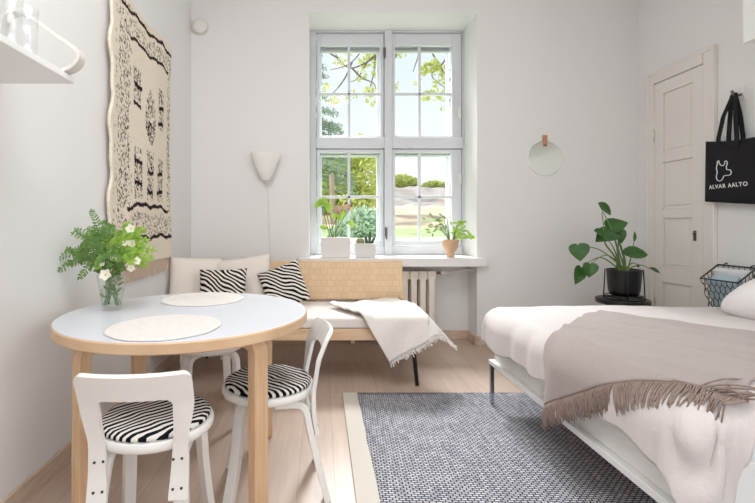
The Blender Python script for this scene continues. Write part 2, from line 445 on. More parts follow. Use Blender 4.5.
wf.box(XL, -0.7, YF-0.15, YF, 0, ZC); wf.box(2.5, XR, YF-0.15, YF, 0, ZC); wf.box(-0.7, 2.5, YF-0.15, YF, 3.1, ZC); wf.box(-0.7, 2.5, YF-0.15, YF, 0, 0.6)
struct('wall_front', wf, M['wall'])
struct('baseboard_left', MB().box(XL, XL+0.014, YF, D, 0, 0.082), M['base'], bevel=0.004)
bb = MB(); bb.box(XL+0.014, WX0, D-0.014, D, 0, 0.09); bb.box(WX1, XR-0.014, D-0.014, D, 0, 0.09); bb.box(WX0, WX1, 4.176, 4.19, 0, 0.09)
bb.box(WX1-0.014, WX1, D, 4.176, 0, 0.09)
struct('baseboard_back', bb, M['base'], bevel=0.004)
br_ = MB(); br_.box(XR-0.014, XR, YF, 3.165, 0, 0.09)
struct('baseboard_right', br_, M['base'], bevel=0.004)
struct('trim_1', MB().box(-0.195, 1.49, 3.87, DO, 0.735, 0.814), M['sillpaint'], bevel=0.006)   # window sill board

# ---- window
YW = 4.34; S = F/YW
def wx(px): return (px-XV)/F*YW
def wz(py): return HC-(py-YV)/F*YW
win = thing('window_1', 'tall white framed window of four sashes with crossed glazing bars above the daybed', 'window', ((WX0+WX1)/2, YW, 0.814))
win['kind'] = 'structure'
fr = MB()
fr.box(WX0, wx(316), YW-0.03, YW+0.09, 0.814, WZ1); fr.box(wx(461.5), WX1, YW-0.03, YW+0.09, 0.814, WZ1)
fr.box(wx(384), wx(391.5), YW-0.05, YW+0.09, 0.814, WZ1)
for (a, b) in ((wx(316), wx(384)), (wx(391.5), wx(461.5))):
    fr.box(a, b, YW-0.03, YW+0.09, wz(33.5), WZ1); fr.box(a, b, YW-0.05, YW+0.09, wz(149), wz(138)); fr.box(a, b, YW-0.03, YW+0.09, 0.814, wz(246))
make('frame', fr, M['winpaint'], win, bevel=0.006)
def sash(x0, x1, z0, z1, gx0, gx1, gz0, gz1, vx, hz, blind):
    m = MB(); y0, y1 = YW-0.015, YW+0.035
    m.box(x0, gx0, y0, y1, z0, z1); m.box(gx1, x1, y0, y1, z0, z1); m.box(gx0, gx1, y0, y1, z0, gz0); m.box(gx0, gx1, y0, y1, gz1, z1)
    # slimmer outer sash behind
    e = 0.022; ya, yb = YW+0.10, YW+0.14
    m.box(gx0-0.01, gx0+e, ya, yb, gz0-0.02, gz1+0.02); m.box(gx1-e, gx1+0.01, ya, yb, gz0-0.02, gz1+0.02)
    m.box(gx0+e, gx1-e, ya, yb, gz0-0.02, gz0+e); m.box(gx0+e, gx1-e, ya, yb, gz1-e, gz1+0.02)
    m.box(x0, x0+0.01, y1, yb, z0, z1); m.box(x1-0.01, x1, y1, yb, z0, z1)
    s = make('sash', m, M['winpaint'], win, bevel=0.004)
    b = MB(); b.box(vx-0.013, vx+0.013, y0+0.012, y1-0.005, gz0, gz1); b.box(gx0, gx1, y0+0.012, y1-0.005, hz-0.013, hz+0.013)
    make('glazing_bars', b, M['winpaint'], s, bevel=0.003)
    make('pane', MB().box(gx0, gx1, YW+0.012, YW+0.016, gz0, gz1), M['pane'], s)
    bl = MB()
    for k in range(blind): bl.box(gx0-0.005, gx1+0.005, YW+0.05, YW+0.085, gz1+0.03-0.011*k, gz1+0.036-0.011*k)
    bl.box(gx0-0.005, gx1+0.005, YW+0.052, YW+0.082, gz1+0.03-0.011*blind, gz1+0.045-0.011*blind)
    make('blind', bl, M['blind'], win)
for (a, b, ga, gb, v) in ((316.5, 383.5, 319.8, 380.3, 349), (392, 461, 394.8, 451.5, 419.5)):
    sash(wx(a), wx(b), wz(137.5), wz(34), wx(ga), wx(gb), wz(135.8), wz(46), wx(v), wz(94), 6)
    sash(wx(a), wx(b), wz(245.5), wz(149.5), wx(ga), wx(gb), wz(240.5), wz(153), wx(v), wz(197), 4)
for (px, py) in ((386, 232), (459.5, 112), (384.5, 52), (459.8, 178)):
    p = at(px, py, YW-0.06); h = MB(); h.box(p.x-0.012, p.x+0.012, p.y-0.012, p.y+0.012, p.z-0.045, p.z+0.045); h.box(p.x-0.007, p.x+0.007, p.y-0.035, p.y-0.01, p.z-0.07, p.z+0.01)
    make('handle', h, M['plastic'] if px > 400 else M['steel'], win, bevel=0.004)

# ---- door in the right wall
dr = thing('door_1', 'narrow cream panelled closet door in the right wall', 'door', (XR, 3.495, 0)); dr['kind'] = 'structure'
Y0, Y1, ZD = 3.17, 3.823, 2.43
c = MB()
for (a, b) in ((Y0, Y0+0.085), (Y1-0.085, Y1)): c.box(XR-0.026, XR, a, b, 0, ZD)
c.box(XR-0.03, XR, Y0+0.085, Y1-0.085, ZD-0.095, ZD)
c.box(XR-0.034, XR, Y0-0.012, Y0+0.02, 0, ZD+0.012); c.box(XR-0.034, XR, Y1-0.02, Y1+0.012, 0, ZD+0.012); c.box(XR-0.034, XR, Y0+0.02, Y1-0.02, ZD-0.02, ZD+0.012)
make('casing', c, M['door'], dr, bevel=0.006)
L0, L1 = Y0+0.088, Y1-0.088; P0, P1 = L0+0.095, L1-0.095
lf = MB(); zs = [(0.16, 0.63), (0.755, 1.17), (1.245, 1.64), (1.715, 2.225)]
x0, x1 = XR-0.022, XR-0.001
lf.box(x0, x1, L0, P0, 0.01, ZD-0.1); lf.box(x0, x1, P1, L1, 0.01, ZD-0.1)
edges = [0.01]+[z for pr in zs for z in pr]+[ZD-0.1]
for i in range(0, len(edges), 2): lf.box(x0, x1, P0, P1, edges[i], edges[i+1])
leafo = make('door_leaf', lf, M['door'], dr, bevel=0.003)
for (a, b) in zs:
    pn = MB(); pn.box(XR-0.010, XR-0.001, P0, P1, a, b); pn.box(XR-0.017, XR-0.001, P0+0.03, P1-0.03, a+0.03, b-0.03)
    make('panel', pn, M['door'], leafo, bevel=0.004)
k = MB(); k.box(XR-0.027, XR-0.022, 3.315, 3.338, 0.99, 1.07); k.cyl((XR-0.022, 3.327, 1.045), (-1, 0, 0), 0.009, 0.014)
make('handle', k, M['steel'], dr)
for z in (1.85, 0.4):
    make('hinge', MB().cyl((XR-0.036, Y1-0.092, z), (0, 0, 1), 0.008, 0.09), M['door'], dr, smooth=True)

# ------------------------------------------------------------------ outdoors
def terr_z(x, y):
    pts = [(4.46, 0.45), (6, 0.80), (8, 0.93), (10, 1.03), (15, 1.52), (20, 2.03), (22.5, 2.55), (24, 3.15), (27, 3.5), (45, 3.6)]
    for (a, za), (b, zb) in zip(pts, pts[1:]):
        if y <= b:
            t = max(0, (y-a)/(b-a)); t = t*t*(3-2*t) if y > 20 else t
            z = za+(zb-za)*t; break
    else: z = pts[-1][1]
    return z
def hash2(i, j):
    v = math.sin(i*12.9898+j*78.233)*43758.5453; return v-math.floor(v)
def vnoise(x, y):
    i, j = math.floor(x), math.floor(y); u, w = x-i, y-j; u = u*u*(3-2*u); w = w*w*(3-2*w)
    return (hash2(i, j)*(1-u)+hash2(i+1, j)*u)*(1-w)+(hash2(i, j+1)*(1-u)+hash2(i+1, j+1)*u)*w
def fbm(x, y): return sum(vnoise(x*2**k+k*7.1, y*2**k-k*3.3)/2**(k+1) for k in range(4))
nx, ny = 150, 190
rows = []; cols = []
gr1, rock, sand, pinkr, gr2 = [np.array(srgb(*c)[:3]) for c in ((176, 194, 140), (184, 174, 170), (228, 206, 178), (220, 190, 166), (204, 204, 150))]
for i in range(nx):
    x = -9+30*i/(nx-1); r = []
    for j in range(ny):
        y = 4.47+36*(j/(ny-1))**1.4
        n = fbm(x*0.6, y*0.6); z = terr_z(x, y)+(n-0.47)*min(0.5, 0.04*(y-4.4))*(1.6 if y > 19 else 1)
        r.append((x, y, z))
        yy = y+(n-0.5)*4
        if y < 5: c_ = gr1
        elif yy < 10: c_ = gr1*(1-0.0)
        elif yy < 19.0:
            c_ = sand*(0.9+0.2*n) if fbm(x*1.3+40, y*0.8) < 0.58 else (pinkr*0.8 if n < 0.5 else gr2)
        elif yy < 26: c_ = rock if n > 0.40 else pinkr
        else: c_ = gr1*0.8
        cols.append(tuple(c_)+(1,))
    rows.append(r)
tm = MB().grid(rows, nx, ny)
ter = make('hill', tm, terrain_mat(), None, smooth=True, origin=(6, 4.47, 0), fixn=False); ter['kind'] = 'structure'
ca = ter.data.color_attributes.new('cover', 'FLOAT_COLOR', 'POINT'); ca.data.foreach_set('color', np.array(cols, dtype=np.float32).ravel())

def leaf_cloud(mb, cs, n, size, shape=1.0, seed=0, flat=0.0):
    """blades scattered through ellipsoids (centre, radii); more near the surface"""
    rg = np.random.default_rng(seed)
    w = np.array([r[0]*r[1]*r[2] for _, r in cs])**0.7; w /= w.sum()
    for (c, r), k in zip(cs, rg.multinomial(n, w)):
        d = rg.normal(size=(k, 3)); d /= np.linalg.norm(d, axis=1)[:, None]
        rad = rg.uniform(0.25, 1, size=k)**0.5
        p = np.array(c)+d*rad[:, None]*np.array(r)
        a = rg.normal(size=(k, 3)); a /= np.linalg.norm(a, axis=1)[:, None]
        b = np.cross(a, rg.normal(size=(k, 3))); b /= np.linalg.norm(b, axis=1)[:, None]
        s = size*rg.uniform(0.6, 1.3, size=k)[:, None]
        o = len(mb.v)
        q = np.stack([p-a*s, p+b*s*0.45*shape, p+a*s, p-b*s*0.45*shape], 1).reshape(-1, 3)
        mb.v += [tuple(t) for t in q.tolist()]
        mb.f += [(o+4*i, o+4*i+1, o+4*i+2, o+4*i+3) for i in range(k)]
    return mb
M['spruce'] = pbr('spruce_needles', srgb(156, 182, 156), 0.7, vary=0.3, vscale=2, transl=0.3)
M['foliage'] = pbr('bush_foliage', srgb(222, 230, 150), 0.7, vary=0.22, vscale=1.5, transl=0.5)
M['foliage_b'] = pbr('birch_leaves', srgb(204, 210, 128), 0.6, vary=0.25, vscale=3, transl=0.55)
M['bluebush'] = pbr('blue_green_foliage', srgb(186, 208, 184), 0.7, vary=0.3, vscale=3, transl=0.3)
M['roundbush'] = pbr('round_bush_foliage', srgb(196, 208, 124), 0.7, vary=0.25, vscale=2, transl=0.5)
M['bark'] = pbr('bark', srgb(120, 108, 100), 0.9, bump=0.6, bscale=30)
M['post'] = pbr('weathered_wood', srgb(168, 150, 136), 0.9)

# spruce left of the window
z0 = terr_z(0, 12)
sp = thing('spruce_tree', 'blue-green spruce behind the left window sashes', 'tree', (-0.75, 12.0, z0-0.2))
make('trunk', MB().tube([(-0.75, 12, z0-0.2), (-0.75, 12, 6.6)], [0.13, 0.02], 8), M['bark'], sp)
br = MB(); nd = MB(); rg = np.random.default_rng(5)
for k in range(95):
    h = rg.uniform(1.6, 6.5); Lb = 1.75*(1-(h-1.2)/6.4)+0.25; a = rg.uniform(0, 2*PI)
    if rg.uniform() < 0.4: a = rg.uniform(-0.9, 0.5)
    b0 = Vector((-0.75, 12, h)); tip = b0+Vector((math.cos(a)*Lb, math.sin(a)*Lb, -0.18*Lb))
    pts = bez(b0, (b0+tip)/2+Vector((0, 0, 0.1)), tip, 6); br.tube(pts, [0.025, 0.02, 0.016, 0.012, 0.008, 0.004], 5)
    for p in pts[1:]:
        leaf_cloud(nd, [(p, (0.17, 0.17, 0.07))], 26, 0.075, 0.5, seed=int(rg.integers(1e6)))
make('branches', br, M['bark'], sp); make('needles', nd, M['spruce'], sp, fixn=False)

def bush(name, label, cs, n, size, mat, trunk=None, seed=1, cat='bush', group=None):
    cx = cs[0][0]
    t = thing(name, label, cat, (cx[0], cx[1], terr_z(cx[0], cx[1])-0.1), group=group)
    m = MB()
    for (c, r) in cs:
        b = (cx[0], cx[1], terr_z(cx[0], cx[1])-0.1)
        m.tube(bez(b, ((b[0]+c[0])/2+0.1, c[1], (b[2]+c[2])/2), (c[0], c[1], c[2]+r[2]*0.6), 6), [0.07, 0.06, 0.05, 0.04, 0.03, 0.01], 6)
    make('trunk' if cat == 'tree' else 'stems', m, M['bark'], t)
    make('foliage', leaf_cloud(MB(), cs, n, size, seed=seed), mat, t, fixn=False)
    return t
bush('leafy_tree', 'broad yellow-green leafy tree behind the lower left sash', [((0.55, 14.5, 2.5), (1.0, 0.8, 1.0)), ((1.45, 14.3, 2.6), (0.75, 0.7, 0.95)), ((0.0, 14.6, 2.2), (0.7, 0.7, 0.8)), ((1.0, 14.2, 1.9), (0.9, 0.7, 0.6)), ((0.3, 14.4, 3.5), (0.5, 0.5, 0.5)), ((1.25, 14.4, 3.4), (0.5, 0.5, 0.5))], 5200, 0.105, M['foliage'], seed=3, cat='tree')
bush('juniper_bush', 'soft blue-green rounded bush low behind the lower left sash', [((0.72, 7.6, 1.05), (0.42, 0.4, 0.40)), ((0.42, 7.5, 0.9), (0.3, 0.3, 0.28)), ((0.95, 7.7, 0.9), (0.3, 0.3, 0.3))], 3600, 0.05, M['bluebush'], seed=4)
bush('hill_bush', 'round olive-green bush on the rock ridge, larger of the two', [((4.85, 26, 3.55), (1.1, 0.9, 0.62)), ((5.3, 26, 3.4), (0.6, 0.7, 0.5))], 4200, 0.11, M['roundbush'], seed=6)
bush('hill_bush', 'low olive-green bush on the rock ridge, smaller and further right', [((7.0, 26.4, 3.4), (0.85, 0.7, 0.42))], 2500, 0.11, M['roundbush'], seed=7)
bush('ridge_bush', 'yellow-green shrub behind the foot of the upper left sash', [((1.9, 22.0, 4.9), (0.9, 0.7, 0.9)), ((2.5, 22.2, 4.6), (0.6, 0.6, 0.6))], 900, 0.10, M['foliage_b'], seed=9, cat='tree')
zp = terr_z(0.25, 11)
make('wooden_post', MB().cyl((0.27, 10.6, zp-0.2), (0, 0, 1), 0.06, 2.35-zp+0.2, 10), M['post'], None, smooth=False)
tag(bpy.data.objects['wooden_post'], 'weathered wooden post before the leafy tree outside', 'post')

# overhanging tree with bare limbs and tufts of leaves
ot = thing('overhanging_tree', 'thin-limbed tree with yellow-green leaf tufts overhanging the upper sashes', 'tree', (5.6, 9.6, terr_z(5.6, 9.6)-0.2))
tb = MB(); zb = terr_z(5.6, 9.6)-0.2
tb.tube(smooth_path([(5.6, 9.6, zb), (5.5, 9.5, 2.4), (5.2, 9.3, 4.2), (4.7, 9.2, 5.6)]), [0.22-0.0075*i for i in range(19)], 8)
make('trunk', tb, M['bark'], ot, smooth=True)
Yb = 9.0
limbs = [[(520, -40), (455, 20), (415, 38), (392, 62)], [(455, 20), (425, 38), (417, 60), (413, 72)], [(415, 30), (380, 30), (352, 62), (330, 70)],
         [(380, 34), (376, 55), (352, 68), (338, 58), (333, 44)], [(470, 10), (445, 60), (432, 76), (452, 92)], [(470, 40), (455, 70), (440, 95), (428, 92)], [(376, 54), (374, 72), (368, 95)],
         [(470, 30), (462, 70), (450, 100), (446, 115)], [(352, 62), (345, 78), (334, 92), (324, 98)], [(352, 68), (362, 78), (374, 84), (378, 98)], [(376, 54), (366, 64), (358, 78), (350, 82)], [(392, 62), (398, 52), (404, 48), (412, 40)], [(425, 38), (436, 60), (446, 76), (448, 88)], [(338, 58), (328, 52), (322, 46)]]
lb = MB()
for L_ in limbs:
    P = smooth_path([at(x, y, Yb+0.12*i) for i, (x, y) in enumerate(L_)], 7); n_ = len(P)
    lb.tube(P, [0.017*(1-i/n_)+0.006 for i in range(n_)], 6)
lb.tube(smooth_path([(5.2, 9.3, 4.2), (4.6, 9.1, 5.6), tuple(at(520, -40, Yb))], 6), [0.1-0.005*i for i in range(13)], 8)
lb.tube(smooth_path([(5.0, 9.25, 4.7), (3.9, 9.1, 4.9), tuple(at(470, 20, Yb))], 6), [0.08-0.004*i for i in range(13)], 8)
make('limbs', lb, M['bark'], ot, smooth=True)
tuft = [(432, 66, 9, 5, 150), (424, 70, 6, 5, 80), (441, 70, 8, 5, 90), (443, 96, 6, 6, 50), (430, 96, 9, 5, 80), (446, 108, 4, 5, 22), (372, 54, 8, 6, 110), (362, 46, 6, 6, 60), (376, 70, 5, 8, 50), (368, 92, 8, 6, 60), (396, 88, 2, 6, 14), (352, 96, 8, 4, 30), (331, 48, 8, 4, 40), (395, 44, 6, 4, 40), (345, 44, 10, 3, 40), (366, 62, 10, 5, 50), (360, 76, 8, 5, 26), (340, 62, 7, 5, 24), (372, 100, 7, 5, 40), (348, 52, 6, 4, 30), (402, 52, 6, 5, 34), (438, 84, 6, 6, 30), (418, 84, 4, 5, 16), (446, 76, 4, 6, 24), (325, 88, 6, 8, 30), (334, 100, 8, 4, 26)]
lc = MB()
for k, (x, y, rx, ry, n_) in enumerate(tuft):
    leaf_cloud(lc, [(at(x, y, Yb+0.1), (rx/F*Yb, 0.25, ry/F*Yb))], int(n_*0.8), 0.055, 1.0, seed=50+k)
make('leaves', lc, M['foliage_b'], ot, fixn=False)
# ------------------------------------------------------------------ round table
TX, TY, TR, TZ = -0.588, 1.92, 0.521, 0.73
tb = thing('dining_table', 'round white-topped dining table with birch edge and legs', 'table', (TX, TY, 0))
make('tabletop', MB().lathe([(0.001, -0.004), (TR-0.003, -0.004), (TR-0.0005, -0.001), (TR-0.003, 0.0)][::1], 96, (TX, TY, TZ)), M['laminate'], tb, smooth=False)
make('edge_band', MB().lathe([(TR-0.06, -0.042), (TR+0.002, -0.042), (TR+0.005, -0.038), (TR+0.005, -0.006), (TR+0.001, -0.0015), (TR-0.004, -0.0022), (TR-0.06, -0.012)], 96, (TX, TY, TZ), closed=True), M['birch'], tb, bevel=0.001)
for a in (-40, 50, 140, 232):
    ra = math.radians(a); d = Vector((math.cos(ra), math.sin(ra), 0)); side = Vector((-d.y, d.x, 0))
    P = [(0.22, 0.667), (0.36, 0.667), (0.425, 0.665), (0.447, 0.656), (0.455, 0.635), (0.456, 0.60), (0.459, 0.0)]
    pts = [Vector((TX, TY, 0))+d*r+Vector((0, 0, z)) for r, z in P]
    make('leg', MB().strip(pts, 0.066, 0.042, side), M['birchleg'], tb, bevel=0.004)

# ------------------------------------------------------------------ chair (seat centre at the origin, faces +Y)
def make_chair(label):
    t = thing('dining_chair', label, 'chair', group='white bentwood chairs at the round table')
    make('seat', MB().lathe([(0.001, 0.402), (0.18, 0.402), (0.192, 0.408), (0.196, 0.418), (0.194, 0.432), (0.188, 0.437), (0.001, 0.437)], 64), M['chairwhite'], t, world=False, smooth=True)
    make('seat_pad', MB().lathe([(0.001, 0.4372), (0.176, 0.4372), (0.184, 0.443), (0.182, 0.453), (0.168, 0.460), (0.10, 0.463), (0.001, 0.464)], 64), M['zebra'], t, world=False, smooth=True)
    for (ax, ay, fx, fy) in ((-0.13, 0.118, -0.155, 0.165), (0.13, 0.118, 0.155, 0.165)):
        d = Vector((ax, ay, 0)).normalized(); side = Vector((-d.y, d.x, 0)); f = Vector((fx, fy, 0))
        P = [(0.05, 0.388), (0.11, 0.388), (0.145, 0.384), (0.166, 0.370), (0.176, 0.345)]
        pts = [d*r+Vector((0, 0, z)) for r, z in P]
        b = d*0.178+Vector((0, 0, 0.30))
        for k in range(1, 7):
            q = k/6; p = b.lerp(f, q*q*0.35+q*0.65); p.z = 0.30*(1-q); pts.append(p)
        make('leg', MB().strip(pts, 0.046, 0.028, side), M['chairwhite'], t, world=False, bevel=0.004)
    def legy(z): return -0.152-0.080*(max(0, 0.345-z)/0.345)**1.15
    for sx_ in (-1, 1):
        pts = [Vector((sx_*0.116, y, zz)) for y, zz in ((-0.02, 0.388), (-0.09, 0.388), (-0.122, 0.384), (-0.142, 0.370))]
        pts += [Vector((sx_*(0.118+0.03*(0.345-zz)/0.345), legy(zz), zz)) for zz in (0.345, 0.30, 0.25, 0.2, 0.15, 0.1, 0.05, 0.0)]
        make('leg', MB().strip(pts, 0.046, 0.028, (1, 0, 0)), M['chairwhite'], t, world=False, bevel=0.004)
    def prof(z):
        lo = legy(z)-0.0245
        if z < 0.39: return lo
        up = -0.178-0.27*(z-0.43)-0.10*max(0, z-0.43)**2*4
        if z < 0.47: q = (z-0.39)/0.08; q = q*q*(3-2*q); return lo+(up-lo)*q
        return up
    def halfw(z):
        if z > 0.585: h = 0.170
        elif z > 0.43: q = (0.585-z)/0.155; q = q*q*(3-2*q); h = 0.170-0.020*q
        else: h = 0.150+0.002*(0.43-z)/0.18
        if z > 0.648: q = (z-0.648)/0.028; h -= 0.024*(1-math.sqrt(max(0, 1-q*q)))
        return h
    def inner(z):
        if z >= 0.592: return 0.086
        if z > 0.565: q = (z-0.565)/0.027; return 0.086+0.024*math.sqrt(max(0, 1-q*q))
        return max(0.108 - 0.018*max(0, (0.50-z))/0.24, halfw(z)-0.060)
    zs = [0.676, 0.6745, 0.671, 0.665, 0.657, 0.648, 0.635, 0.62, 0.60, 0.592, 0.590, 0.586, 0.58, 0.572, 0.565, 0.54, 0.51, 0.48, 0.45, 0.42, 0.39, 0.36, 0.33, 0.30, 0.28, 0.265]
    v = []; f = []; ncol = 5+7+5
    for z in zs:
        ho, hi = halfw(z), inner(z); hi = min(hi, ho-0.02)
        ws = [-ho+(ho-hi)*k/4 for k in range(5)]+[-hi+2*hi*k/8 for k in range(1, 8)]+[hi+(ho-hi)*k/4 for k in range(5)]
        for w_ in ws: v.append((w_, prof(z)+1.15*w_*w_*min(1, max(0.0, (z-0.42)/0.15)), z))
    for i in range(len(zs)-1):
        for j in range(ncol-1):
            if zs[i] <= 0.592 and 4 <= j < 12: continue
            f.append((i*ncol+j, i*ncol+j+1, (i+1)*ncol+j+1, (i+1)*ncol+j))
    mb = MB().add(v, f)
    used = sorted({i for q in f for i in q}); mp = {o: k for k, o in enumerate(used)}
    mb.v = [v[o] for o in used]; mb.f = [tuple(mp[i] for i in q) for q in f]
    bo = make('backrest', mb, M['chairwhite'], t, world=False, solid=0.017, bevel=0.003)
    for sx_ in (-1, 1):
        for (dx, z) in ((-0.013, 0.386), (0.013, 0.388), (-0.013, 0.298), (0.013, 0.300)):
            x = sx_*0.118+dx; y = prof(z)-0.0085
            make('screw', MB().cyl((x, y+0.002, z), (0, -1, 0.1), 0.0042, 0.004, 10), M['screw'], bo, world=False)
    return t
ch = make_chair('white bentwood chair with zebra seat nearest the camera, its back turned to us')
ch.location = (-0.577, 1.51, 0); ch.rotation_euler.z = math.radians(4.5)
c2 = copy_tree(ch); c2.location = (-0.226, 1.85, 0); c2.rotation_euler.z = math.radians(90+9); c2['label'] = 'white bentwood chair with zebra seat at the right side of the table, seen side-on'
c3 = copy_tree(ch); c3.location = (-0.648, 2.50, 0); c3.rotation_euler.z = math.radians(202); c3['label'] = 'white chair tucked under the far side of the round table, mostly hidden'

# ------------------------------------------------------------------ placemats, vase, bouquet
def placemat(c, label):
    m = MB(); R_ = 0.205; n = 72; v = []; rows = []
    for i, (r, z) in enumerate([(0.001, 0.006), (0.06, 0.0062), (0.12, 0.006), (0.17, 0.006), (0.197, 0.0064), (0.205, 0.005), (0.206, 0.002), (0.203, 0.0005)]):
        rows.append([(c[0]+r*(1+0.006*math.sin(9*a)+0.004*math.sin(23*a))*math.cos(a), c[1]+r*(1+0.006*math.sin(9*a)+0.004*math.sin(23*a))*math.sin(a), TZ+0.0004+z) for a in [2*PI*k/n for k in range(n+1)]])
    m.grid(rows, len(rows), n+1)
    return tag(make('placemat', m, M['mat'], None, smooth=True), label, 'placemat', 'round placemats on the table')
placemat((-0.585, 1.612), 'round cream woven placemat on the near side of the table')
placemat((-0.607, 2.215), 'round cream woven placemat on the far side of the table')

VX, VY = -0.945, 1.945
ROT = Matrix.Translation((VX, VY, 0))
vs = tag(make('vase', MB().lathe([(0.001, 0.001), (0.041, 0.001), (0.043, 0.004), (0.047, 0.05), (0.054, 0.10), (0.064, 0.16), (0.0625, 0.161), (0.052, 0.10), (0.045, 0.05), (0.040, 0.014), (0.001, 0.012)], 40, (VX, VY, TZ+0.0005)), M['glass'], None, smooth=True),
    'clear flared glass vase on the table by the left wall', 'vase')
make('water', MB().lathe([(0.001, 0.013), (0.0395, 0.0145), (0.0445, 0.05), (0.0505, 0.095), (0.001, 0.096)], 32, (VX, VY, TZ)), M['water'], vs, smooth=True)
bq = thing('bouquet', 'airy bunch of feathery green sprigs and white blossoms in the glass vase', 'flowers', (VX, VY, TZ+0.016))
rg = np.random.default_rng(21)
stems = MB(); lm = MB(); ll = MB()
def pinnate(P, L0, mb, step=0.013):
    """feathery leaf: pairs of leaflets along a path"""
    n = len(P)
    for i in range(2, n):
        T = (P[i]-P[i-1]).normalized(); s = T.cross(Vector((0.25, -1, 0.15)))
        if s.length < 0.1: s = T.cross(Vector((1, 0, 0)))
        s.normalize(); q = i/n; Ls = L0*(0.55+0.9*q*(1-q)*2)
        for sg in (-1, 1):
            d = (s*sg+T*0.55+Vector(rg.normal(0, 0.18, 3))); leaf(mb, P[i], d, Vector((0, -1, 0.3))+Vector(rg.normal(0, 0.35, 3)), Ls, Ls*0.42, 'oval', 0.1, 0.1)
    leaf(mb, P[-1], P[-1]-P[-2], (0, -1, 0.3), L0*0.8, L0*0.35)
tips = [  # pixel tips of the sprigs with depth
 (92, 212, 1.95), (77, 230, 1.95), (56, 259, 1.97), (60, 270, 1.95), (80, 277, 1.90), (72, 252, 2.0), (112, 226, 1.99), (104, 222, 2.05), (128, 224, 2.02), (86, 246, 1.88), (140, 248, 1.95), (152, 250, 1.98), (150, 258, 1.9), (146, 240, 2.05), (120, 240, 1.85), (96, 240, 1.93), (132, 262, 1.84), (66, 264, 1.99), (100, 262, 1.82), (143, 265, 1.99), (138, 238, 1.98)]
for k, (x, y, Y) in enumerate(tips):
    tip = at(x, y, Y); a0 = rg.uniform(0, 2*PI)
    foot = Vector((VX-0.022*np.sign(tip.x-VX)+rg.normal(0, .006), VY+rg.normal(0, 0.012), TZ+0.022))
    neck = Vector((VX+(tip.x-VX)*0.10+math.cos(a0)*0.018, VY+(tip.y-VY)*0.2+math.sin(a0)*0.018, TZ+0.165))
    mid = neck.lerp(tip, 0.5)+Vector((0, 0, 0.05+0.02*rg.uniform()))
    P = smooth_path([foot, neck, mid, tip], 6); stems.tube(P, [0.0022]*7+[0.0017]*6+[0.001]*6, 5)
    light = x > 118
    Q = smooth_path([neck.lerp(mid, 0.5), mid, tip], 8); pinnate(Q, (0.024 if not light else 0.028), ll if light else lm)
    for j in range(3 if not light else 2):     # side sprigs
        q = Q[int(rg.integers(3, 14))]; e = q+Vector((rg.normal(0, 0.05), rg.normal(0, 0.035), rg.normal(0.012, 0.035)))
        S_ = bez(q, (q+e)/2+Vector((0, 0, 0.012)), e, 8); stems.tube(S_, 0.0009, 4); pinnate(S_, 0.020 if not light else 0.024, ll if (light or rg.uniform() < .25) else lm)
leaf_cloud(lm, [((VX-0.03, VY, TZ+0.22), (0.075, 0.06, 0.055)), ((VX+0.02, VY, TZ+0.20), (0.06, 0.05, 0.05))], 70, 0.018, 1.2, seed=2)
for k in range(26):
    a = rg.uniform(0, 2*PI); r = rg.uniform(0, 0.035); z = rg.uniform(0.05, 0.15)
    leaf(lm, (VX+r*math.cos(a), VY+r*math.sin(a), TZ+z), (math.cos(a), math.sin(a), 0.8), (0, -1, 0.2), 0.03, 0.012)
make('stems', stems, M['stem'], bq, smooth=True); make('foliage', lm, M['leafmid'], bq, fixn=False); make('pale_foliage', ll, M['leaflight'], bq, fixn=False)['label'] = 'lighter yellow-green leaves'
for (x, y, Y, s) in ((131, 229, 1.93, 1.05), (125, 242, 1.88, 1.0), (133, 244, 1.90, 0.95), (106, 275, 1.83, 1.2), (137, 261, 1.86, 0.85), (131, 268, 1.88, 0.8), (120, 246, 1.9, 0.7), (102, 264, 1.86, 0.6)):
    c = at(x, y, Y); pm = MB(); nrm = Vector((rg.normal(0.2, 0.3), -1, rg.normal(0.35, 0.3))).normalized()
    u = nrm.cross(Vector((0, 0, 1))).normalized(); v_ = u.cross(nrm); ph = rg.uniform(0, 1)
    for j in range(5):
        a = 2*PI*(j/5)+ph; d = u*math.cos(a)+v_*math.sin(a); leaf(pm, c, d+nrm*0.25, nrm, 0.024*s, 0.021*s, 'oval', -0.1, 0.15)
    fo = make('flower', pm, M['petal'], bq, fixn=False); make('stamens', MB().ball(c+nrm*0.003, 0.004*s, 5), M['stamen'], fo)

# ------------------------------------------------------------------ wall shelf and glasses
sh = thing('wall_shelf', 'white wall shelf on bent loop brackets, cut off at upper left', 'shelf', (XL, 1.0, 1.62))
make('board', MB().box(XL, -0.887, 0.55, 1.552, 1.622, 1.644), M['shelf'], sh, bevel=0.003)
for Yb_ in (1.512, 0.66):
    loop = [(-0.900, 1.652), (-0.874, 1.660), (-0.850, 1.682), (-0.846, 1.708), (-0.866, 1.732), (-0.93, 1.778), (-1.00, 1.828), (-1.035, 1.851), (-1.068, 1.860), (-1.098, 1.848), (-1.115, 1.815), (-1.12, 1.72), (-1.12, 1.660)]
    make('bracket', MB().strip(smooth_path([(x, Yb_, z) for x, z in loop], 5), 0.042, 0.012, (0, 1, 0)), M['bentloop'], sh, bevel=0.002)
    make('wall_cleat', MB().box(XL, XL+0.012, Yb_-0.02, Yb_+0.02, 1.644, 1.80).box(XL+0.012, -1.115, Yb_-0.012, Yb_+0.012, 1.74, 1.775), M['bentloop'], sh)
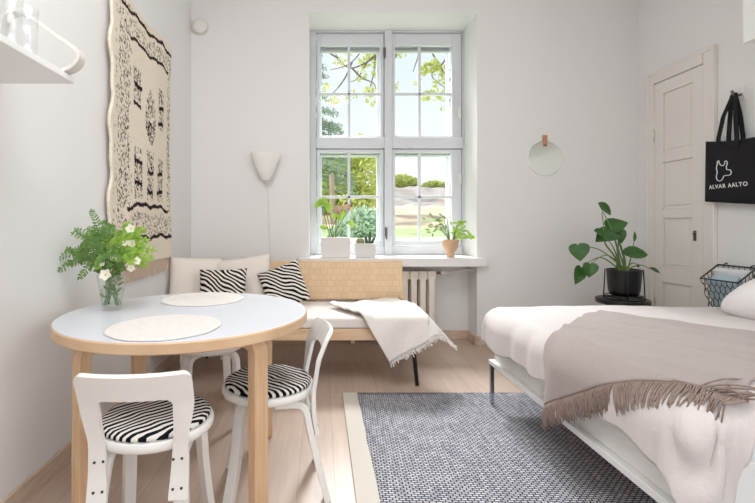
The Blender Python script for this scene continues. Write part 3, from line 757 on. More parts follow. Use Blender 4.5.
for k, (y_, lab) in enumerate(((1.385, 'tall clear glass on the wall shelf, closest to the shelf end'), (1.312, 'tall clear glass on the wall shelf, second from the shelf end'), (1.241, 'tall clear glass on the wall shelf at the picture edge'))):
    g = make('drinking_glass', MB().lathe([(0.001, 0.0005), (0.024, 0.0005), (0.025, 0.004), (0.028, 0.08), (0.0315, 0.165), (0.030, 0.166), (0.0265, 0.08), (0.0235, 0.012), (0.001, 0.010)], 32, (-0.945, y_, 1.644)), M['glass'], None, smooth=True)
    tag(g, lab, 'glass', 'glasses on the wall shelf')

# ------------------------------------------------------------------ wall hanging
HY0, HY1, HZ0, HZ1 = 2.37, 3.33, 0.865, 2.475
na, nb = 138, 224
rg = np.random.default_rng(3)
cream = np.array(srgb(236, 224, 207)[:3]); dark = np.array(srgb(38, 28, 30)[:3])
spk = rg.uniform(size=(na, nb))
# speckles a little taller than wide
spk2 = np.minimum(spk, np.roll(spk, 1, 1)); spk2 = np.where(rg.uniform(size=spk.shape) < 0.5, spk2, spk)
hrows = []; hc = []
def bar(a, b, ca, cb, wa, wb_): return abs(a-ca) < wa and abs(b-cb) < wb_
for i in range(na):
    a = i/(na-1); row = []
    for j in range(nb):
        b = j/(nb-1); z = HZ1-(HZ1-HZ0)*b; y = HY0+(HY1-HY0)*a
        wob = 0.006*math.sin(a*17+1)+0.004*math.sin(a*41)
        y += (0.014*math.sin(b*22)+0.008*math.sin(b*47+1))*(max(0, 1-a*6)+0.4*max(0, 1-(1-a)*8)); z += 0.008*math.sin(a*9)*(1 if b < 0.02 else 0)
        x = XL+0.022+0.006*math.sin(a*9+b*5)+0.004*rg.uniform()+0.010*max(0, 1-a*8)
        row.append((x, y, z)); bb_ = b+wob
        p = 0.0
        if 0.03 < a < 0.29 and 0.02 < b < 0.93: p = 0.26 if 0.10 < a < 0.26 else 0.06
        if 0.985 > a > 0.925 and 0.05 < b < 0.9: p = 0.30
        if 0.055 < bb_ < 0.118 and a > 0.25: p = 0.24
        if 0.80 < bb_ < 0.885 and a > 0.12: p = 0.24
        for (ca, wa, segs) in ((0.38, 0.055, ((0.225, 0.37), (0.535, 0.74))), (0.775, 0.05, ((0.24, 0.42), (0.55, 0.74)))):
            for (b0, b1) in segs:
                if abs(a-ca) < wa and b0 < b < b1: p = 0.40
        for (b0, b1) in ((0.535, 0.74),):
            if abs(a-0.575) < 0.06 and b0 < b < b1: p = 0.42
        q = 1-abs(b-0.40)/0.13
        if q > 0 and abs(a-0.585) < 0.085*min(1, q*1.6): p = 0.42+0.3*(abs(b-0.46) < 0.045)
        dk = spk2[i, j] < p*0.62
        for (ca, cb) in ((0.40, 0.30), (0.38, 0.375), (0.78, 0.33), (0.77, 0.40), (0.39, 0.60), (0.38, 0.685), (0.575, 0.62), (0.57, 0.70), (0.775, 0.625), (0.77, 0.705)):
            if bar(a, bb_, ca, cb, 0.055, 0.0085): dk = True
        if abs(bb_-0.033) < 0.0075 and a > 0.13: dk = True
        if abs(bb_-0.128) < 0.007 and 0.27 < a < 0.93: dk = True
        if abs(bb_-(0.782-0.018*math.sin((a-0.2)/0.75*PI))) < 0.008 and 0.22 < a < 0.94: dk = True
        if abs(bb_-0.897) < 0.008 and a > 0.16: dk = True
        t_ = cream*(0.93+0.1*rg.uniform())
        hc.append(tuple(dark*(0.8+0.8*rg.uniform()) if dk else t_)+(1,))
    hrows.append(row)
wh = thing('wall_hanging', 'cream wool wall hanging with black speckled figures on the left wall', 'wall hanging', (XL, (HY0+HY1)/2, HZ0))
wo_ = make('pile', MB().grid(hrows, na, nb), M['rya'], wh, smooth=True, fixn=False)
cat_ = wo_.data.color_attributes.new('pattern', 'FLOAT_COLOR', 'POINT'); cat_.data.foreach_set('color', np.array(hc, dtype=np.float32).ravel())
md = wo_.modifiers.new('s', 'SOLIDIFY'); md.thickness = 0.018; md.offset = 0
fm = MB(); rg = np.random.default_rng(8)
for k in range(120):
    y = HY0+0.02+(HY1-HY0-0.04)*k/119; x = XL+0.024; l = 0.085+0.02*rg.uniform()
    fm.strip([(x, y, HZ0+0.012), (x-0.004, y+rg.normal(0, 0.003), HZ0-l*0.5), (x-0.006, y+rg.normal(0, 0.006), HZ0-l)], 0.007, 0.004, (0, 1, 0))
tag(make('fringe', fm, M['ryafringe'], wh), kind='stuff')

# ------------------------------------------------------------------ small things on the back wall
sa = thing('smoke_alarm', 'small round white alarm on the back wall by the left corner', 'alarm', (-1.108, D, 2.93))
def disc_y(prof, c):     # lathe about -Y from the wall
    m = MB().lathe(prof, 40); m.xform(Matrix.Translation(c) @ Matrix.Rotation(PI/2, 4, 'X')); return m
make('base', disc_y([(0.001, 0), (0.076, 0), (0.076, 0.012), (0.001, 0.012)], (-1.108, D, 2.93)), M['plastic'], sa, bevel=0.002)
make('cover', disc_y([(0.001, 0.012), (0.072, 0.012), (0.070, 0.035), (0.060, 0.048), (0.03, 0.053), (0.001, 0.054)], (-1.108, D, 2.93)), M['plastic'], sa, smooth=True)

wl = thing('wall_lamp', 'pleated white cone wall lamp with its cord above the daybed', 'lamp', (-0.497, D, 1.52))
cx, cy = -0.497, D-0.085
prof = []
for i in range(12):
    q = i/11; r = 0.033+0.105*q**0.85; z = 1.518+0.235*q
    prof += [(r, z), (r+0.0035, z+0.006)]
shm = MB()
n = 60; rows = []
for (r, z) in prof:
    rows.append([(cx+r*math.cos(a)*(1), cy+min(0.083, r*math.sin(a)*0.8), z) for a in [2*PI*k/n for k in range(n+1)]])
shm.grid(rows, len(rows), n+1)
make('shade', shm, M['shade'], wl, solid=0.002)
make('mount', MB().box(cx-0.02, cx+0.02, cy+0.05, D, 1.60, 1.70), M['plastic'], wl, bevel=0.003)
make('socket', MB().cyl((cx, cy, 1.53), (0, 0, 1), 0.018, 0.06), M['plastic'], wl)
make('cord', MB().tube(smooth_path([(cx, cy, 1.53), (cx+0.002, cy+0.06, 1.49), (cx+0.012, D-0.006, 1.36), (cx+0.022, D-0.006, 1.05), (cx+0.035, D-0.006, 0.72), (cx+0.04, D-0.006, 0.3)], 6), 0.0032, 6), M['plastic'], wl, smooth=True)
make('cord_switch', MB().box(cx+0.007, cx+0.027, D-0.016, D-0.002, 1.09, 1.13), M['plastic'], wl, bevel=0.003)

mi = thing('round_mirror', 'small round frameless mirror hung on a leather strap', 'mirror', (2.056, D, 1.565))
make('glass', disc_y([(0.001, 0.004), (0.160, 0.004), (0.160, 0.008), (0.158, 0.010), (0.001, 0.010)], (2.056, D, 1.725)), M['mirror'], mi, bevel=0.0008)
st = MB(); st.strip([(2.056, D-0.012, 1.835), (2.056, D-0.0125, 1.88), (2.056, D-0.012, 1.935)], 0.04, 0.003, (1, 0, 0)); st.box(2.036, 2.076, D-0.011, D, 1.925, 1.938); st.strip([(2.056, D-0.003, 1.83), (2.056, D-0.003, 1.935)], 0.04, 0.002, (1, 0, 0))
so_ = make('strap', st, M['leather'], mi, bevel=0.0008)
make('stud', MB().cyl((2.056, D-0.012, 1.845), (0, -1, 0), 0.009, 0.005), M['steel'], so_)

# ------------------------------------------------------------------ radiator in the niche, valve and pipe
ra = thing('radiator', 'cream cast-iron column radiator in the niche under the window', 'radiator', (0.66, 4.06, 0))
px_ = 0.0835
for k in range(10):
    x = 1.075-px_/2-k*px_; m = MB()
    m.box(x-0.0415, x+0.0415, 4.0, 4.13, 0.60, 0.685); m.box(x-0.0415, x+0.0415, 4.0, 4.13, 0.105, 0.175)
    for y in (4.02, 4.11): m.box(x-0.029, x+0.029, y-0.022, y+0.022, 0.15, 0.63)
    make('section', m, M['radiator'], ra, bevel=0.012, seg=3)
for x in (0.30, 1.0): make('foot', MB().box(x-0.02, x+0.02, 4.03, 4.10, 0, 0.115), M['radiator'], ra)
va = thing('radiator_valve', 'white thermostat knob and thin pipe beside the radiator', 'valve', (1.13, 4.065, 0.66))
make('knob', MB().tube([(1.125, 4.065, 0.662), (1.13, 4.065, 0.662), (1.175, 4.065, 0.662), (1.19, 4.065, 0.662)], [0.016, 0.024, 0.026, 0.018], 14), M['plastic'], va, smooth=True)
make('fitting', MB().cyl((1.074, 4.065, 0.662), (1, 0, 0), 0.013, 0.052), M['steel'], va)
make('pipe', MB().tube(smooth_path([(1.19, 4.065, 0.662), (1.28, 4.07, 0.665), (1.36, 4.08, 0.682), (1.434, 4.08, 0.684)], 6), 0.0085, 8), M['plastic'], va, smooth=True)
# ------------------------------------------------------------------ rug
rg_ = thing('area_rug', 'large flat-woven black and pale grey rug with cream side border', 'rug', (1.25, 1.7, 0))
RX0, RX1, RY0, RY1 = 0.233, 2.10, 0.45, 2.815
P = [[(RX0+(RX1-RX0)*i/40, RY0+(RY1-RY0)*j/40, 0.011+0.0012*math.sin(i*1.3+j*0.7)) for j in range(41)] for i in range(41)]
g = MB().grid(P, 41, 41); wv = make('woven_field', g, M['rug'], rg_, smooth=True, solid=0.009)
eb = MB(); eb.box(RX0-0.093, RX0+0.004, RY0, RY1+0.002, 0.002, 0.0165)
make('border', eb, M['rugedge'], rg_, bevel=0.003)
eb = MB(); eb.box(RX1-0.004, RX1+0.093, RY0, RY1+0.002, 0.002, 0.0165)
make('border', eb, M['rugedge'], rg_, bevel=0.003)
fr_ = MB(); rg = np.random.default_rng(12)
for k in range(300):
    x = RX0+0.01+(RX1-RX0-0.02)*k/299
    fr_.strip([(x, RY1-0.01, 0.014), (x+rg.normal(0, 0.003), RY1+0.006, 0.012), (x+rg.normal(0, 0.006), RY1+0.016+0.010*rg.uniform(), 0.003)], 0.005, 0.003, (1, 0, 0))
tag(make('fringe', fr_, pbr('rug_fringe', srgb(96, 92, 92), 0.95), rg_), kind='stuff')

# ------------------------------------------------------------------ daybed
SX0, SX1, SY0, SY1 = -1.165, 0.725, 2.93, 3.62
so = thing('daybed', 'long low birch daybed with woven backrests under the window', 'sofa', (-0.22, 3.3, 0))
f = MB(); f.box(SX0, SX1, SY0, SY0+0.035, 0.325, 0.402); f.box(SX0, SX1, SY1-0.035, SY1, 0.325, 0.402); f.box(SX0, SX0+0.035, SY0+0.035, SY1-0.035, 0.325, 0.402); f.box(SX1-0.035, SX1, SY0+0.035, SY1-0.035, 0.325, 0.402)
f.box(SX0+0.035, SX1-0.035, SY0+0.035, SY1-0.035, 0.372, 0.392)
make('frame', f, M['ash'], so, bevel=0.004)
mt = MB().box(SX0+0.01, SX1-0.008, SY0+0.004, SY1-0.03, 0.402, 0.478)
make('mattress', mt, M['mattress'], so, bevel=0.02, seg=4)
for (x0, x1) in ((SX0+0.0, -0.20), (-0.19, 0.69)):
    Pz = []
    for i in range(25):
        u = i/24; col_ = []
        for j in range(13):
            v_ = j/12; z = 0.485+0.325*v_; y = 3.615+0.05*v_
            col_.append((x0+(x1-x0)*u, y+0.004*math.sin(u*PI), z-0.006*math.sin(u*PI)*(1 if v_ > 0.9 else 0)))
        Pz.append(col_)
    make('backrest', MB().grid(Pz, 25, 13), M['webbing'], so, smooth=True, solid=0.036, bevel=0.006)
for x in (SX0+0.12, -0.32, -0.06, 0.655):
    make('backrest_bracket', MB().strip([(x, 3.652, 0.34), (x, 3.656, 0.50), (x, 3.685, 0.74)], 0.04, 0.02, (1, 0, 0)), M['ash'], so, bevel=0.003)
make('corner_block', MB().box(0.655, 0.70, 3.575, 3.60, 0.495, 0.535), M['birch'], so, bevel=0.003)
for (x, y, fx, fy) in ((0.635, 3.01, 0.668, 2.985), (0.635, 3.56, 0.668, 3.60), (-0.93, 3.01, -0.955, 2.985), (-0.93, 3.56, -0.955, 3.60)):
    make('leg', MB().tube([(x, y, 0.372), (fx, fy, 0.0)], [0.0165, 0.014], 12), M['blackmetal'], so, smooth=True)

def cushion(name, label, c, w, h, t, rot, mat, cat='cushion', group=None, seed=0, blunt=False):
    """pillow lying in its own XZ plane; rot = Euler applied about its centre"""
    n = 25; rg = np.random.default_rng(seed); ph = rg.uniform(0, 6, 6)
    E = Euler(rot).to_matrix(); m = MB()
    fr1 = []; fr2 = []
    for i in range(n):
        u = -1+2*i/(n-1); a = []; b = []
        for j in range(n):
            v_ = -1+2*j/(n-1)
            pin = 0.055
            x = w/2*u*(1-pin*(1-v_*v_)*0+(-pin)*(1-v_*v_)*abs(u)); z = h/2*v_*(1-pin*(1-u*u)*abs(v_))
            th = t/2*(max(0, 1-u**4)**(0.45 if blunt else 0.6))*(max(0, 1-v_**4)**(0.45 if blunt else 0.6))
            wr = 0.05*t*(math.sin(3*u+ph[0]+2*v_)+math.sin(5*v_+ph[1]-2*u)+0.6*math.sin(9*u*v_+ph[2]))*(1-u*u)*(1-v_*v_)
            a.append(Vector((x, -th-wr, z))); b.append(Vector((x, th+wr, z)))
        fr1.append(a); fr2.append(b)
    m.grid(fr1, n, n); m.grid([r[::-1] for r in fr2], n, n)
    R4 = Matrix.Translation(c) @ Euler(rot).to_matrix().to_4x4()
    o = bpy.data.objects.new(name, None)
    me = make(name, m, mat, None, smooth=True, origin=(0, 0, 0))
    bpy.data.objects.remove(o)
    bm = bmesh.new(); bm.from_mesh(me.data); bmesh.ops.remove_doubles(bm, verts=bm.verts, dist=1e-5); bmesh.ops.recalc_face_normals(bm, faces=bm.faces); bm.to_mesh(me.data); bm.free()
    me.name = name; me.matrix_world = R4
    return tag(me, label, cat, group)
cushion('cushion', 'plain beige cushion in the left corner of the daybed', (-0.985, 3.40, 0.665), 0.42, 0.40, 0.12, (-0.30, 0.06, 0.42), M['beige'], group='plain beige cushions on the daybed', seed=1)
cushion('cushion', 'plain beige cushion leaning on the daybed back, between the two zebra cushions', (-0.62, 3.43, 0.668), 0.47, 0.39, 0.13, (-0.28, -0.14, -0.10), M['beige'], group='plain beige cushions on the daybed', seed=2)
cushion('zebra_cushion', 'square zebra-striped cushion standing level on the daybed', (-0.735, 3.215, 0.632), 0.36, 0.31, 0.11, (-0.28, -0.03, 0.0), M['zebra_v'], group='zebra cushions on the daybed', seed=3)
cushion('zebra_cushion', 'square zebra-striped cushion tilted sideways, rightmost on the daybed', (-0.285, 3.29, 0.645), 0.33, 0.33, 0.11, (-0.36, -0.34, 0.10), M['zebra_v'], group='zebra cushions on the daybed', seed=4)

# ---- throw over the daybed's right end
def arc(e, r):
    """distance e past an edge, rounded by r -> (run, drop)"""
    if e <= 0: return 0.0, 0.0
    a = e/r
    if a < PI/2: return r*math.sin(a), r*(1-math.cos(a))
    return r, r+(e-r*PI/2)
T0 = Vector((0.46, 2.60)); e1 = Vector((-0.5, 0.866)); e2 = Vector((0.866, 0.5)); LA, LB = 0.80, 0.61
ZT = 0.502
def throw_pt(p, k=0.0):
    x, y = p.x, p.y
    ey = max(0, SY0-y); ex = max(0, x-(SX1-0.005))
    ry, dy = arc(ey, 0.03); rx, dx = arc(ex, 0.06)
    if ex > 0 and ey > 0:
        h = math.hypot(ex, ey); X = SX1-0.005+ex*0.72; Y = SY0-ey*0.30; dz = 0.82*h
    elif ex > 0: X = SX1-0.005+ex*0.62; Y = y; dz = ex*0.72
    else: X = x; Y = SY0-ry*0.9-(0.02 if ey > 0.03 else ey*0.6) if ey > 0 else y; dz = dy
    wr = 0.006*math.sin(p.x*23+p.y*11)+0.004*math.sin(p.x*41-p.y*37)
    if ey > 0: Y -= 0.012*math.sin(p.x*18+ey*6)*min(1, ey*8)-0.0
    return Vector((X, Y, ZT-dz+(wr if ey <= 0 and ex <= 0 else 0)+k))
n1, n2 = 61, 49; rows = []
for i in range(n1):
    s = i/(n1-1); r = []
    for j in range(n2):
        t = j/(n2-1); rag = 0.0
        p = T0+e1*(LA*s)+e2*(LB*t)
        q = throw_pt(p)
        if t < 0.10 and q.z > 0.46: q.z += 0.010*math.sin(t/0.10*PI)+0.006
        r.append(q)
    rows.append(r)
tw = thing('throw_blanket', 'off-white wool throw draped over the right end of the daybed', 'blanket', (0.5, 3.1, 0.47))
make('cloth', MB().grid(rows, n1, n2), M['cream'], tw, smooth=True, solid=0.012, fixn=False)
fm = MB(); rg = np.random.default_rng(4)
for k in range(110):
    t = (k+0.5)/110; a = throw_pt(T0+e2*(LB*t)); b = throw_pt(T0+e2*(LB*t)-e1*0.03)
    d = (b-a).normalized(); l = 0.018+0.022*rg.uniform()
    fm.strip([a-d*0.004, a+d*l*0.5+Vector(rg.normal(0, 0.003, 3)), a+d*l+Vector(rg.normal(0, 0.005, 3))], 0.0065, 0.004, (0.8, 0.3, 0))
for k in range(40):
    t = (k+0.5)/40; a = throw_pt(T0+e2*LB+e1*(0.32*t)); 
    fm.strip([a, a+Vector((0.010+0.012*rg.uniform(), rg.normal(0, 0.005), -0.012*rg.uniform()))], 0.006, 0.004, (0, 1, 0))
tag(make('fringe', fm, M['cream'], tw), kind='stuff')

# ------------------------------------------------------------------ fold-down bed
BX0, BX1, BY0, BY1 = 1.035, 2.905, 1.24, 2.66
bd = thing('bed', 'white double bed with slim steel leg and white side rail', 'bed', (1.95, 1.95, 0))
f = MB()
f.box(BX0+0.03, BX0+0.055, BY0+0.02, BY1-0.02, 0.285, 0.415); f.box(BX0+0.055, BX1, BY0+0.02, BY0+0.045, 0.285, 0.415); f.box(BX0+0.055, BX1, BY1-0.045, BY1-0.02, 0.285, 0.415)
make('frame', f, M['white'], bd, bevel=0.003)
f = MB(); f.box(BX0, BX0+0.085, BY0, BY1, 0.258, 0.285); f.box(BX0+0.085, BX1, BY0, BY0+0.06, 0.258, 0.285); f.box(BX0+0.085, BX1, BY1-0.06, BY1, 0.258, 0.285)
make('rail', f, M['white'], bd, bevel=0.004)
make('slat_base', MB().box(BX0+0.055, BX1, BY0+0.045, BY1-0.045, 0.36, 0.40), M['birch'], bd)
make('mattress', MB().box(BX0+0.035, BX1-0.02, BY0+0.03, BY1-0.03, 0.402, 0.572), M['bedmat'], bd, bevel=0.035, seg=4)
for (x, y) in ((BX0+0.014, BY1-0.02), (BX0+0.014, BY0+0.04), (BX1-0.05, BY1-0.04), (BX1-0.05, BY0+0.04)):
    make('leg', MB().box(x-0.011, x+0.011, y-0.011, y+0.011, 0.0168 if x < 2.2 else 0.0, 0.262), M['chrome'], bd, bevel=0.002)

# duvet
DXE, DYN, DYF = 1.090, 1.245, 2.655
def lerp_tab(tab, x):
    for (a, va), (b, vb) in zip(tab, tab[1:]):
        if x <= b: q = max(0, (x-a)/(b-a)); q = q*q*(3-2*q); return va+(vb-va)*q
    return tab[-1][1]
ZD_ = 0.600
def duv(x, y):
    """flattened duvet point -> draped point"""
    ex = max(0, DXE+0.02-x); eyn = max(0, DYN+0.02-y); eyf = max(0, y-(DYF-0.03))
    X, Y, Z = x, y, ZD_
    n = fbm(x*3.1+2, y*3.3+5)-0.47; n2 = fbm(x*9+1, y*8)-0.47
    rise = 0.024*n+0.010*n2
    ey = eyn+eyf; e = math.hypot(ex, ey)
    if e > 0:
        run, dz = arc(e, 0.07+0.03*(ex/e)**2); ca_, sa_ = ex/e, ey/e
        flare = 0.05*max(0, e-0.11); run += flare+0.009*math.sin(y*23*ca_+x*27*sa_+2.5*math.sin(y*6))*min(1, e*6)+0.012*n*min(1, e*6)
        Z -= dz*(1 if min(ex, ey) <= 0 else 1-0.12*2*ca_*sa_)
        if ex > 0: X = DXE+0.02-run*ca_
        if eyn > 0: Y = DYN+0.02-run*sa_
        if eyf > 0: Y = DYF-0.03+min(run, 0.085)*sa_
    if ex <= 0 and eyn <= 0 and eyf <= 0:
        edge = min(1, (x-DXE)/0.2, (y-DYN+0.02)/0.2, (DYF-y)/0.2); Z += rise*(0.35+0.65*max(0, edge))
        Z += 0.012*math.sin(PI*min(1, max(0, (x-DXE)/1.2)))
    return Vector((X, Y, Z))
foot = [(0.9, 0.36), (1.1, 0.33), (1.25, 0.29), (1.4, 0.245), (1.6, 0.205), (1.9, 0.21), (2.2, 0.235), (2.66, 0.25)]      # overhang at the foot by y
nu, nv = 170, 100; rows = []
for i in range(nu):
    s = i/(nu-1); r = []
    for j in range(nv):
        t = j/(nv-1)
        x_in = DXE+1.30*s
        near = 0.1
        y = (DYN-near)+(DYF+0.10-(DYN-near))*t
        fo = lerp_tab(foot, y)+0.012*math.sin(y*16)
        x = DXE-fo+(1.40+fo)*s
        near = lerp_tab([(0.7, 0.22), (0.95, 0.30), (1.125, 0.32), (1.165, 0.17), (1.20, 0.085), (1.25, 0.03), (1.36, -0.03), (1.6, -0.06), (2.4, -0.10)], x)
        y = (DYN-near)+(DYF+0.10-(DYN-near))*t
        r.append(duv(x, y))
    rows.append(r)
dv = tag(make('duvet', MB().grid(rows, nu, nv), M['linen'], None, smooth=True, solid=0.022, fixn=False), 'rumpled white linen duvet spread over the bed', 'duvet')

# throw on the bed
A0 = Vector((0.78, 1.88)); u1 = Vector((0.815, 0.58)); u2 = Vector((0.53, -0.848)); LU, LV = 1.00, 0.80
def bt(p, lift=0.0):
    q = duv(p.x, p.y); ex = max(0, DXE+0.02-p.x)
    m = 0.018
    off = Vector((0, 0, m)) if ex <= 0 else Vector((-m*min(1, ex*12), 0, m*max(0, 1-ex*12)))
    if ex <= 0: q.z = max(q.z, ZD_-0.004)
    wr = 0.003*math.sin(p.x*30+p.y*14)+0.004*(fbm(p.x*5+9, p.y*5)-0.47)*4
    fd = (p-A0).dot(u1)-0.42-0.05*math.sin((p-A0).dot(u2)*5); wr += 0.009*math.exp(-(fd/0.022)**2)+0.006*math.exp(-((fd-0.27)/0.03)**2)
    return q+off+Vector((0, 0, lift+(wr if ex <= 0 else 0)))
n1, n2 = 75, 60; rows = []
for i in range(n1):
    s = i/(n1-1); r = []
    for j in range(n2):
        t = j/(n2-1); r.append(bt(A0+u1*(LU*s)+u2*(LV*t*(1-0.04*math.sin(s*9)*t))-Vector((0, 0.10*math.sin(PI*min(1, s*1.25)**0.8)*(1-t)**1.5))))
    rows.append(r)
bt_ = thing('bed_throw', 'greige wool throw with long twisted fringe laid across the bed', 'blanket', (1.3, 1.8, 0.6))
make('cloth', MB().grid(rows, n1, n2), M['throw'], bt_, smooth=True, solid=0.009, fixn=False)
fm = MB(); rg = np.random.default_rng(14)
nf = 210
for k in range(nf):
    t = (k+0.5)/nf; p = A0+u2*(LV*t); a = bt(p)
    l = 0.085+0.03*rg.uniform()
    pts = [a]
    kx = rg.normal(0, 0.25); 
    for q in range(1, 6):
        w_ = q/5
        if p.x < DXE-0.03 and a.z < 0.56:
            b = a+Vector((-0.006-0.006*math.sin(w_*3), rg.normal(0, 0.003)+kx*0.012*w_, -l*w_))
        else:
            pp = p-u1*(l*w_)*1.0+u2*(kx*0.03*w_); b = bt(pp, 0.003)
        pts.append(b)
    fm.tube(pts, [0.0020, 0.0023, 0.0022, 0.0021, 0.0020, 0.0014], 5)
for k in range(10):     # tassels where the end folds back
    p = A0+u2*(LV*(0.86+0.014*k)); a = bt(p, 0.004); e = a+Vector((0.10+rg.normal(0, 0.05), -0.02+rg.normal(0, 0.04), 0.004))
    fm.tube(bez(a, (a+e)/2+Vector((0, 0, 0.02)), e, 5), 0.0028, 5)
tag(make('fringe', fm, M['fringe'], bt_, smooth=True), kind='stuff')

cushion('pillow', 'plump white pillow propped at the head of the bed by the wire basket', (2.52, 2.12, 0.775), 0.58, 0.68, 0.25, (PI/2, -0.50, 0.05), M['pillow'], 'pillow', seed=11, blunt=True)

wc = thing('wall_cabinet', 'white cabinet corner high on the right wall above the bed', 'cabinet', (2.73, 1.9, 2.2))
make('carcass', MB().box(2.565, XR, 1.24, 2.60, 2.205, 3.25), M['white'], wc, bevel=0.003)
for (a, b) in ((1.245, 1.917), (1.923, 2.595)): make('door', MB().box(2.545, 2.565, a, b, 2.207, 3.247), M['white'], wc, bevel=0.002)

# ------------------------------------------------------------------ stool, plant stand, plant
ST = Vector((2.418, 3.45, 0.022))
sl = thing('stool', 'round black three-legged stool behind the bed', 'stool', (ST.x, ST.y, 0))
make('seat', MB().lathe([(0.001, 0.463), (0.177, 0.463), (0.187, 0.469), (0.188, 0.497), (0.180, 0.503), (0.001, 0.503)], 56, ST), M['blackpaint'], sl, smooth=False, bevel=0.002)
for a in (200, 320, 80):
    ra = math.radians(a); d = Vector((math.cos(ra), math.sin(ra), 0)); P = [(0.05, 0.449), (0.12, 0.449), (0.165, 0.443), (0.187, 0.426), (0.194, 0.394), (0.196, 0.30), (0.204, -0.022)]
    make('leg', MB().strip([ST+d*r+Vector((0, 0, z)) for r, z in P], 0.052, 0.028, (-d.y, d.x, 0)), M['blackpaint'], sl, bevel=0.004)
PC = Vector((2.416, 3.43, 0.5255))
ps = thing('plant_stand', 'thin black wire stand holding the dark pot on the stool', 'plant stand', PC)
m = MB()
for z, r in ((0.004, 0.138), (0.021, 0.1365)):
    m.tube([PC+Vector((r*math.cos(a), r*math.sin(a), z)) for a in [2*PI*k/40 for k in range(41)]], 0.004, 6)
make('ring', m, M['blackmetal'], ps, smooth=True)
for k in range(4):
    a = PI/4+k*PI/2+0.35; make('leg', MB().tube([PC+Vector((0.138*math.cos(a), 0.138*math.sin(a), 0.003)), PC+Vector((0.127*math.cos(a), 0.127*math.sin(a), 0.235))], 0.0045, 8), M['blackmetal'], ps, smooth=True)
for k in range(2):
    a = PI/4+0.35+k*PI/2; v_ = Vector((math.cos(a), math.sin(a), 0)); make('cross_bar', MB().tube([PC+v_*0.137+Vector((0, 0, 0.0205)), PC-v_*0.137+Vector((0, 0, 0.0205))], 0.004, 6), M['blackmetal'], ps)
pp = thing('potted_plant', 'large-leaved green climbing plant in a dark pot on the black stool', 'plant', PC+Vector((0, 0, 0.025)))
make('pot', MB().lathe([(0.001, 0.026), (0.080, 0.026), (0.098, 0.034), (0.108, 0.07), (0.116, 0.16), (0.120, 0.225), (0.122, 0.235), (0.115, 0.236), (0.109, 0.16), (0.09, 0.06), (0.001, 0.05)], 48, PC), M['blackpaint'], pp, smooth=True)
make('soil', MB().lathe([(0.001, 0.214), (0.09, 0.212), (0.112, 0.208), (0.105, 0.17), (0.001, 0.17)], 32, PC), M['soil'], pp)
sm = MB(); lv = MB()
# tip position in the frame, depth, size (m), direction in the frame, tilt, kind
LV_ = [(598, 203, 3.40, 0.135, 0.100, (0.9, -0.75), 0.5, 'oval'), (613, 233, 3.38, 0.165, 0.16, (-0.95, -0.30), 0.9, 'heart'), (609, 228, 3.44, 0.14, 0.16, (0.7, 0.35), 0.9, 'heart'), (618, 231, 3.40, 0.10, 0.11, (0.25, -0.95), 0.2, 'heart'),
  (578, 245, 3.36, 0.125, 0.15, (0.05, -1), 0.05, 'heart'), (590, 264, 3.33, 0.105, 0.12, (-0.15, -1), 0.05, 'heart'), (581, 268, 3.40, 0.14, 0.11, (-0.4, -1), 0.1, 'heart'),
  (622, 253, 3.36, 0.185, 0.12, (1, 0.05), 0.55, 'oval'), (634, 242, 3.40, 0.085, 0.03, (0.0, 1), 0.0, 'blade'), (649, 268, 3.38, 0.09, 0.045, (1, -0.35), 0.5, 'blade'), (604, 236, 3.36, 0.10, 0.09, (-0.7, 0.45), 0.7, 'oval'), (637, 264, 3.38, 0.03, 0.03, (0.4, -1), 0.3, 'oval')]
rg = np.random.default_rng(17)
for (x, y, Y, Ls, Ws, dd, tl, kind) in LV_:
    b = at(x, y, Y); d = Vector((dd[0], -0.25, dd[1])); nrm = Vector((rg.normal(0, .15), -1, tl*1.1+0.15)); leaf(lv, b, d, nrm, Ls, Ws, kind, 0.18, 0.22)
    s0 = PC+Vector((rg.normal(0, 0.02), rg.normal(0, 0.02), 0.212)); mid = s0.lerp(b, 0.55)+Vector((0, -0.01, 0.03+0.05*abs(b.x-s0.x)))
    if b.z < 0.93 and b.x < 2.3: mid.z += 0.05
    sm.tube(smooth_path([s0, mid, b], 7), [0.0065-0.0003*i for i in range(15)], 6)
sm.tube(smooth_path([PC+Vector((0.0, 0, 0.2)), PC+Vector((0.005, 0, 0.30)), PC+Vector((-0.01, 0, 0.37)), at(617, 236, 3.42)], 6), [0.013, 0.014, 0.012, 0.013, 0.011, 0.012, 0.010, 0.011, 0.009, 0.009, 0.008, 0.009, 0.008, 0.008, 0.007, 0.007, 0.006, 0.006, 0.005], 8)
sm.tube(smooth_path([PC+Vector((-0.02, 0, 0.2)), PC+Vector((-0.07, 0, 0.33)), at(606, 245, 3.4), at(605, 240, 3.4), at(602, 212, 3.4)], 6), [0.009-0.00025*i for i in range(25)], 8)
lo = make('leaves', lv, M['leafdark'], pp, smooth=True, fixn=False); make('stems', sm, M['stem'], pp, smooth=True)

